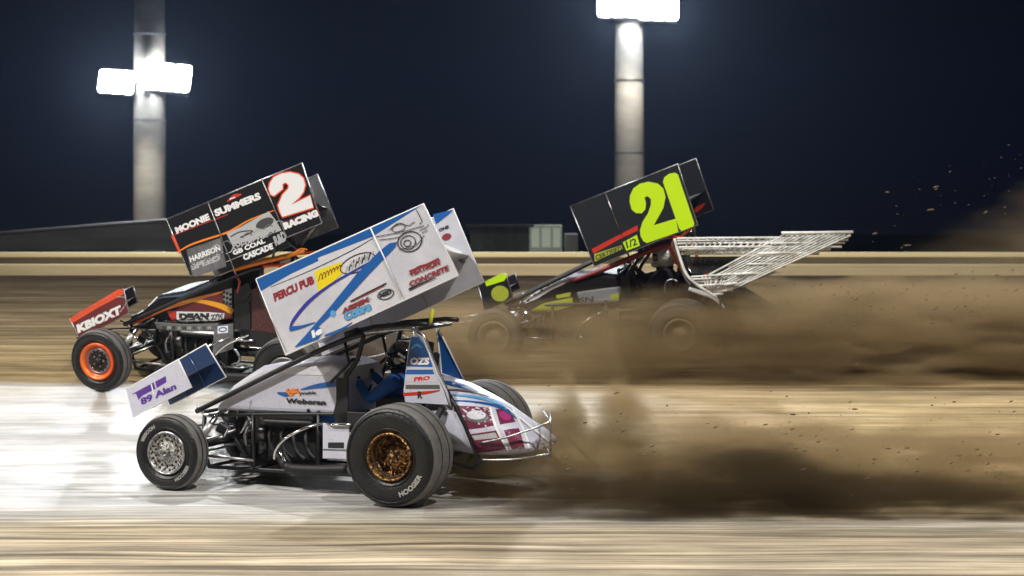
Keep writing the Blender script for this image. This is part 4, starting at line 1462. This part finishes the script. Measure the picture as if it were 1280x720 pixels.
tower(187, 40, -60, [(129, 172, 89, 119, .06), (184, 242, 81, 116, .08)], 'concrete floodlight tower with a lamp pair halfway up its pole')
tower(786.5, 37, 14, [(746, 797, -16, 25, .0), (797, 846, -14, 29, .03)], 'concrete floodlight tower ending in its lamps, above the number 21 wing', power=3800)

# ================================================================ beyond the wall: low shed, awning roof, wire fence
root = empty('scoring_hut', label='low grey hut with a pale lit front beyond the wall, beside the number 21 wing', cat='hut')
root.location = (.9, 48, 1.0)
k = FPX / 48


def bx(u, v):
    return (u - 640) / k - .9, EYE + (HOR - v) / k - 1.0


hut = MB()
x0, z1 = bx(588, 284); x1, _ = bx(662, 284)
hut.box(((x0 + x1) / 2, .6, z1 / 2), (x1 - x0, 1.6, z1), mat('dull_green_grey_wall', (.10, .11, .09), .8, noise=((.06, .065, .055), (2, 2, 1), .4, .6)), bev=.02)
hut.build('wall', root)
rf = MB(); rf.box(((x0 + x1) / 2, .5, z1 + .03), (x1 - x0 + .2, 2.0, .06), mat('dark_roof_sheet', (.05, .05, .05), .7), bev=.01); rf.build('roof', root)
fr_ = MB()
x2, z2 = bx(661, 281); x3, _ = bx(702, 281)
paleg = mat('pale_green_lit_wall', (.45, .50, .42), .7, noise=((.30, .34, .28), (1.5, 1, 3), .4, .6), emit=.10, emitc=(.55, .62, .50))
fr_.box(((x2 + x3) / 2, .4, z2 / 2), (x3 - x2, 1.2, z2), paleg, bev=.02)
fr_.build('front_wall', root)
for j, (a, b) in enumerate(((664, 674), (677, 688), (691, 700))):
    xa, za = bx(a, 285); xb, zb = bx(b, 309)
    wi = MB()
    wi.box(((xa + xb) / 2, -.21, (za + zb) / 2), (xb - xa, .02, za - zb), mat('lit_window', (.6, .66, .55), .4, emit=.22, emitc=(.7, .8, .65)))
    wi.build('window', root)
fx = MB()
x4, z4 = bx(706, 292); x5, _ = bx(722, 292)
fx.box(((x4 + x5) / 2, .3, z4 / 2), (x5 - x4, .5, z4), mat('grey_box', (.22, .23, .22), .7), bev=.02)
fx.build('cabinet', root)

root = empty('awning', label='dim grey sloping awning roof behind the wall on the left', cat='awning')
root.location = (-10.5, 44, 1.2)
k = FPX / 44


def bx2(u, v):
    return (u - 640) / k + 10.5, EYE + (HOR - v) / k - 1.2


am = mat('dim_grey_canvas', (.16, .15, .14), .9, noise=((.10, .095, .085), (.3, 1, 3), .4, .6))
aw = MB()
pts = [bx2(-60, 313), bx2(-60, 296), bx2(30, 289), bx2(130, 281), bx2(240, 273), bx2(252, 273), bx2(252, 313)]
aw.prism(pts, 0, 3.0, am)
aw.build('canvas', root)
aw = MB()
aw.tube([Vector((p[0], -.03, p[1])) for p in pts[1:6]], .03, mat('grey_edge_tube', (.20, .19, .17), .6), n=6)
aw.build('edge_tube', root)


# ================================================================ dust
def dust_mat(name, col, dens, nscale, top, lo, hi, loc=(0, 0, 0), aniso=.1, fades=(), det=3):
    """density = noise * soft fade with height; object coordinates in metres"""
    m = bpy.data.materials.new(name)
    m.use_nodes = True
    nt = m.node_tree
    for n in list(nt.nodes): nt.nodes.remove(n)
    out = nt.nodes.new('ShaderNodeOutputMaterial')
    pv = nt.nodes.new('ShaderNodeVolumePrincipled')
    pv.inputs['Color'].default_value = (*col, 1)
    pv.inputs['Anisotropy'].default_value = aniso
    pv.inputs['Density'].default_value = dens
    nt.links.new(pv.outputs[0], out.inputs['Volume'])
    co = nt.nodes.new('ShaderNodeTexCoord')
    mp = nt.nodes.new('ShaderNodeMapping')
    mp.inputs['Scale'].default_value = nscale
    mp.inputs['Location'].default_value = loc
    nt.links.new(co.outputs['Object'], mp.inputs[0])
    nz = nt.nodes.new('ShaderNodeTexNoise')
    nz.inputs['Scale'].default_value = 1
    nz.inputs['Detail'].default_value = det
    nz.inputs['Roughness'].default_value = .55
    nt.links.new(mp.outputs[0], nz.inputs[0])
    r = ramp(nt, nz.outputs['Fac'], [(lo, 0.0), (hi, 1.0)])
    last = r
    sx = nt.nodes.new('ShaderNodeSeparateXYZ')
    nt.links.new(co.outputs['Object'], sx.inputs[0])
    for ax, a, b, va, vb in fades:          # value va at a .. vb at b along an axis
        k = nt.nodes.new('ShaderNodeMapRange')
        k.inputs['From Min'].default_value = a; k.inputs['From Max'].default_value = b
        k.inputs['To Min'].default_value = va; k.inputs['To Max'].default_value = vb
        k.interpolation_type = 'SMOOTHSTEP'
        nt.links.new(sx.outputs[ax], k.inputs['Value'])
        q = nt.nodes.new('ShaderNodeMath'); q.operation = 'MULTIPLY'
        nt.links.new(last, q.inputs[0]); nt.links.new(k.outputs[0], q.inputs[1])
        last = q.outputs[0]
    # top profile: list of (x, z) -> density falls to nothing above it
    if top:
        xs0, xs1 = top[0][0], top[-1][0]
        k = nt.nodes.new('ShaderNodeMapRange')
        k.inputs['From Min'].default_value = xs0; k.inputs['From Max'].default_value = xs1
        nt.links.new(sx.outputs['X'], k.inputs['Value'])
        zmax = max(z for _, z in top)
        zt = ramp(nt, k.outputs[0], [((x - xs0) / (xs1 - xs0), z / zmax) for x, z in top])
        q = nt.nodes.new('ShaderNodeMath'); q.operation = 'MULTIPLY'
        nt.links.new(zt, q.inputs[0]); q.inputs[1].default_value = zmax
        # ragged with a second noise
        n2 = nt.nodes.new('ShaderNodeTexNoise'); n2.inputs['Scale'].default_value = 1.6; n2.inputs['Detail'].default_value = 3
        nt.links.new(mp.outputs[0], n2.inputs[0])
        q2 = nt.nodes.new('ShaderNodeMath'); q2.operation = 'MULTIPLY_ADD'
        nt.links.new(n2.outputs['Fac'], q2.inputs[0]); q2.inputs[1].default_value = .9; q2.inputs[2].default_value = .55
        q3 = nt.nodes.new('ShaderNodeMath'); q3.operation = 'MULTIPLY'
        nt.links.new(q.outputs[0], q3.inputs[0]); nt.links.new(q2.outputs[0], q3.inputs[1])
        dv_ = nt.nodes.new('ShaderNodeMath'); dv_.operation = 'DIVIDE'
        nt.links.new(sx.outputs['Z'], dv_.inputs[0]); nt.links.new(q3.outputs[0], dv_.inputs[1])
        f = ramp(nt, dv_.outputs[0], [(.35, 1.0), (1.0, 0.0)])
        q4 = nt.nodes.new('ShaderNodeMath'); q4.operation = 'MULTIPLY'
        nt.links.new(last, q4.inputs[0]); nt.links.new(f, q4.inputs[1])
        last = q4.outputs[0]
    q = nt.nodes.new('ShaderNodeMath'); q.operation = 'MULTIPLY'
    nt.links.new(last, q.inputs[0]); q.inputs[1].default_value = dens
    nt.links.new(q.outputs[0], pv.inputs['Density'])
    return m


def dust(name, label, x0, x1, y0, y1, h, m):
    """a hull that sits on the banked surface; its sheared height coordinate is metres above ground at y0"""
    mb = MB()
    o_ = (x0, y0, gz((y0 + y1) / 2))
    n = 6
    vs = []; fs = []
    ys = [y0 + (y1 - y0) * j / n for j in range(n + 1)]
    for yv in ys:
        for x in (x0, x1):
            for z in (gz(yv) - .06, gz(yv) + h):
                vs.append((x, yv, z))
    for j in range(n):
        a = 4 * j; b = a + 4
        fs += [[a, a + 2, b + 2, b], [a + 1, b + 1, b + 3, a + 3], [a, b, b + 1, a + 1], [a + 2, a + 3, b + 3, b + 2]]
    fs += [[0, 1, 3, 2], [4 * n, 4 * n + 2, 4 * n + 3, 4 * n + 1]]
    g0 = gz(y0)
    mb.add([(a - x0, b - y0, c - g0) for a, b, c in vs], fs, m)
    o = mb.build(name)
    o.location = (x0, y0, g0)
    tag(o, label, 'dust', None, 'stuff')
    return o


# dust thrown up around and behind number 21
dust('dust', 'thick brown dust swallowing the wheels of the number 21 car and rolling to the right edge', -3.4, 9.5, 22.1, 26.4, 2.2,
     dust_mat('brown_dust', (.47, .345, .19), 5.5, (.75, 1.5, 3.4),
              [(0, .55), (2.4, .85), (4.0, .95), (5.0, 1.0), (6.2, 1.05), (7.6, 1.08), (9.2, 1.10), (12.9, 1.12)], .41, .62, fades=[(0, 0.0, 1.8, 0, 1), (0, 4.4, 6.8, .48, 1.9)], det=6))
dust('dust', 'thin dim brown dust drifting up into the night sky at the right edge', 4.0, 9.6, 25.0, 29.5, 3.6,
     dust_mat('thin_brown_dust', (.40, .30, .18), 1.3, (.5, .6, 1.4),
              [(0, .5), (1.2, .9), (2.6, 1.6), (4.0, 2.3), (5.6, 2.9)], .38, .72, fades=[(0, 0.3, 4.0, 0, 1)], det=6))
# spray behind the near car; shade at its base coloured into a darker volume
dust('dirt_spray', 'tan dirt spray behind the white and blue car, blown out to the right edge', -.9, 4.9, 17.3, 19.6, 1.5,
     dust_mat('tan_dirt_spray', (.52, .385, .205), 7.0, (1.3, 2.2, 4.0),
              [(0, .40), (.7, .55), (1.1, .62), (1.42, 1.0), (1.6, .6), (1.85, 1.0), (2.2, .62), (3.4, .68), (5.8, .60)], .43, .62, loc=(3, 1, 0), fades=[(0, 0.1, 1.2, 0, 1), (0, 2.2, 5.4, 1, .6)], det=7))
dust('dirt_spray_shade', 'darker-coloured low dust for the shaded base of the spray behind the white and blue car', -.7, 4.9, 16.35, 17.7, .8,
     dust_mat('dirt_spray_shade', (.10, .072, .040), 6.5, (1.4, 3, 4.4),
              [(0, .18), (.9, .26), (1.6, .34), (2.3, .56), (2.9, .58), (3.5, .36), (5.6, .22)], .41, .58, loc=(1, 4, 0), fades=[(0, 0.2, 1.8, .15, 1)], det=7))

# clods
rnd = random.Random(11)
cl = MB()
clm = mat('clay_clod', (.14, .105, .06), .95, bump=.5, nscale=40)
for i in range(760):
    if i < 55:
        u = 1290 - abs(rnd.gauss(0, 140)); v = 170 + rnd.random() * 60 + (1280 - u) * .35 * rnd.random() + rnd.random() * 60
        y = rnd.uniform(23, 27)
    elif i < 420:
        u = 600 + 680 * rnd.random() ** .8; v = rnd.gauss(575, 36); y = rnd.uniform(16.7, 18.0)
    else:
        u = rnd.uniform(900, 1290); v = 352 + abs(rnd.gauss(0, 55)) - (u - 900) * .05 * rnd.random(); y = rnd.uniform(21.9, 23.2)
    p = LP(u, v, y)
    r = rnd.choice((.004, .005, .007, .010, .016)) * (.8 if i < 55 else .5)
    xs_k = rnd.uniform(1.0, 4.0)
    bm = bmesh.new(); bmesh.ops.create_icosphere(bm, subdivisions=1, radius=1)
    Rr_ = Matrix.Rotation(rnd.uniform(-.5, .1), 3, 'Y')
    vs = [p + Rr_ @ Vector((v_.co.x * r * xs_k, v_.co.y * r, v_.co.z * r * rnd.uniform(.7, 1.1))) for v_ in bm.verts]
    bm.verts.index_update()
    cl.add(vs, [[v_.index for v_ in f.verts] for f in bm.faces], clm); bm.free()
tag(cl.build('flying_dirt'), 'small clods of clay flying over the dust at the right', 'dirt', None, 'stuff')

# thin lit air: moisture and fine dust hanging over the track
hm = bpy.data.materials.new('air')
hm.use_nodes = True
hn = hm.node_tree
for n in list(hn.nodes): hn.nodes.remove(n)
ho = hn.nodes.new('ShaderNodeOutputMaterial'); hv = hn.nodes.new('ShaderNodeVolumePrincipled')
hv.inputs['Color'].default_value = (.55, .70, 1, 1); hv.inputs['Density'].default_value = .00013; hv.inputs['Anisotropy'].default_value = .8
hn.links.new(hv.outputs[0], ho.inputs['Volume'])
hz = MB(); hz.box((0, 30, 4.5), (80, 140, 11.5), hm)
tag(hz.build('haze'), 'thin lit night air over the track', 'haze', None, 'stuff')
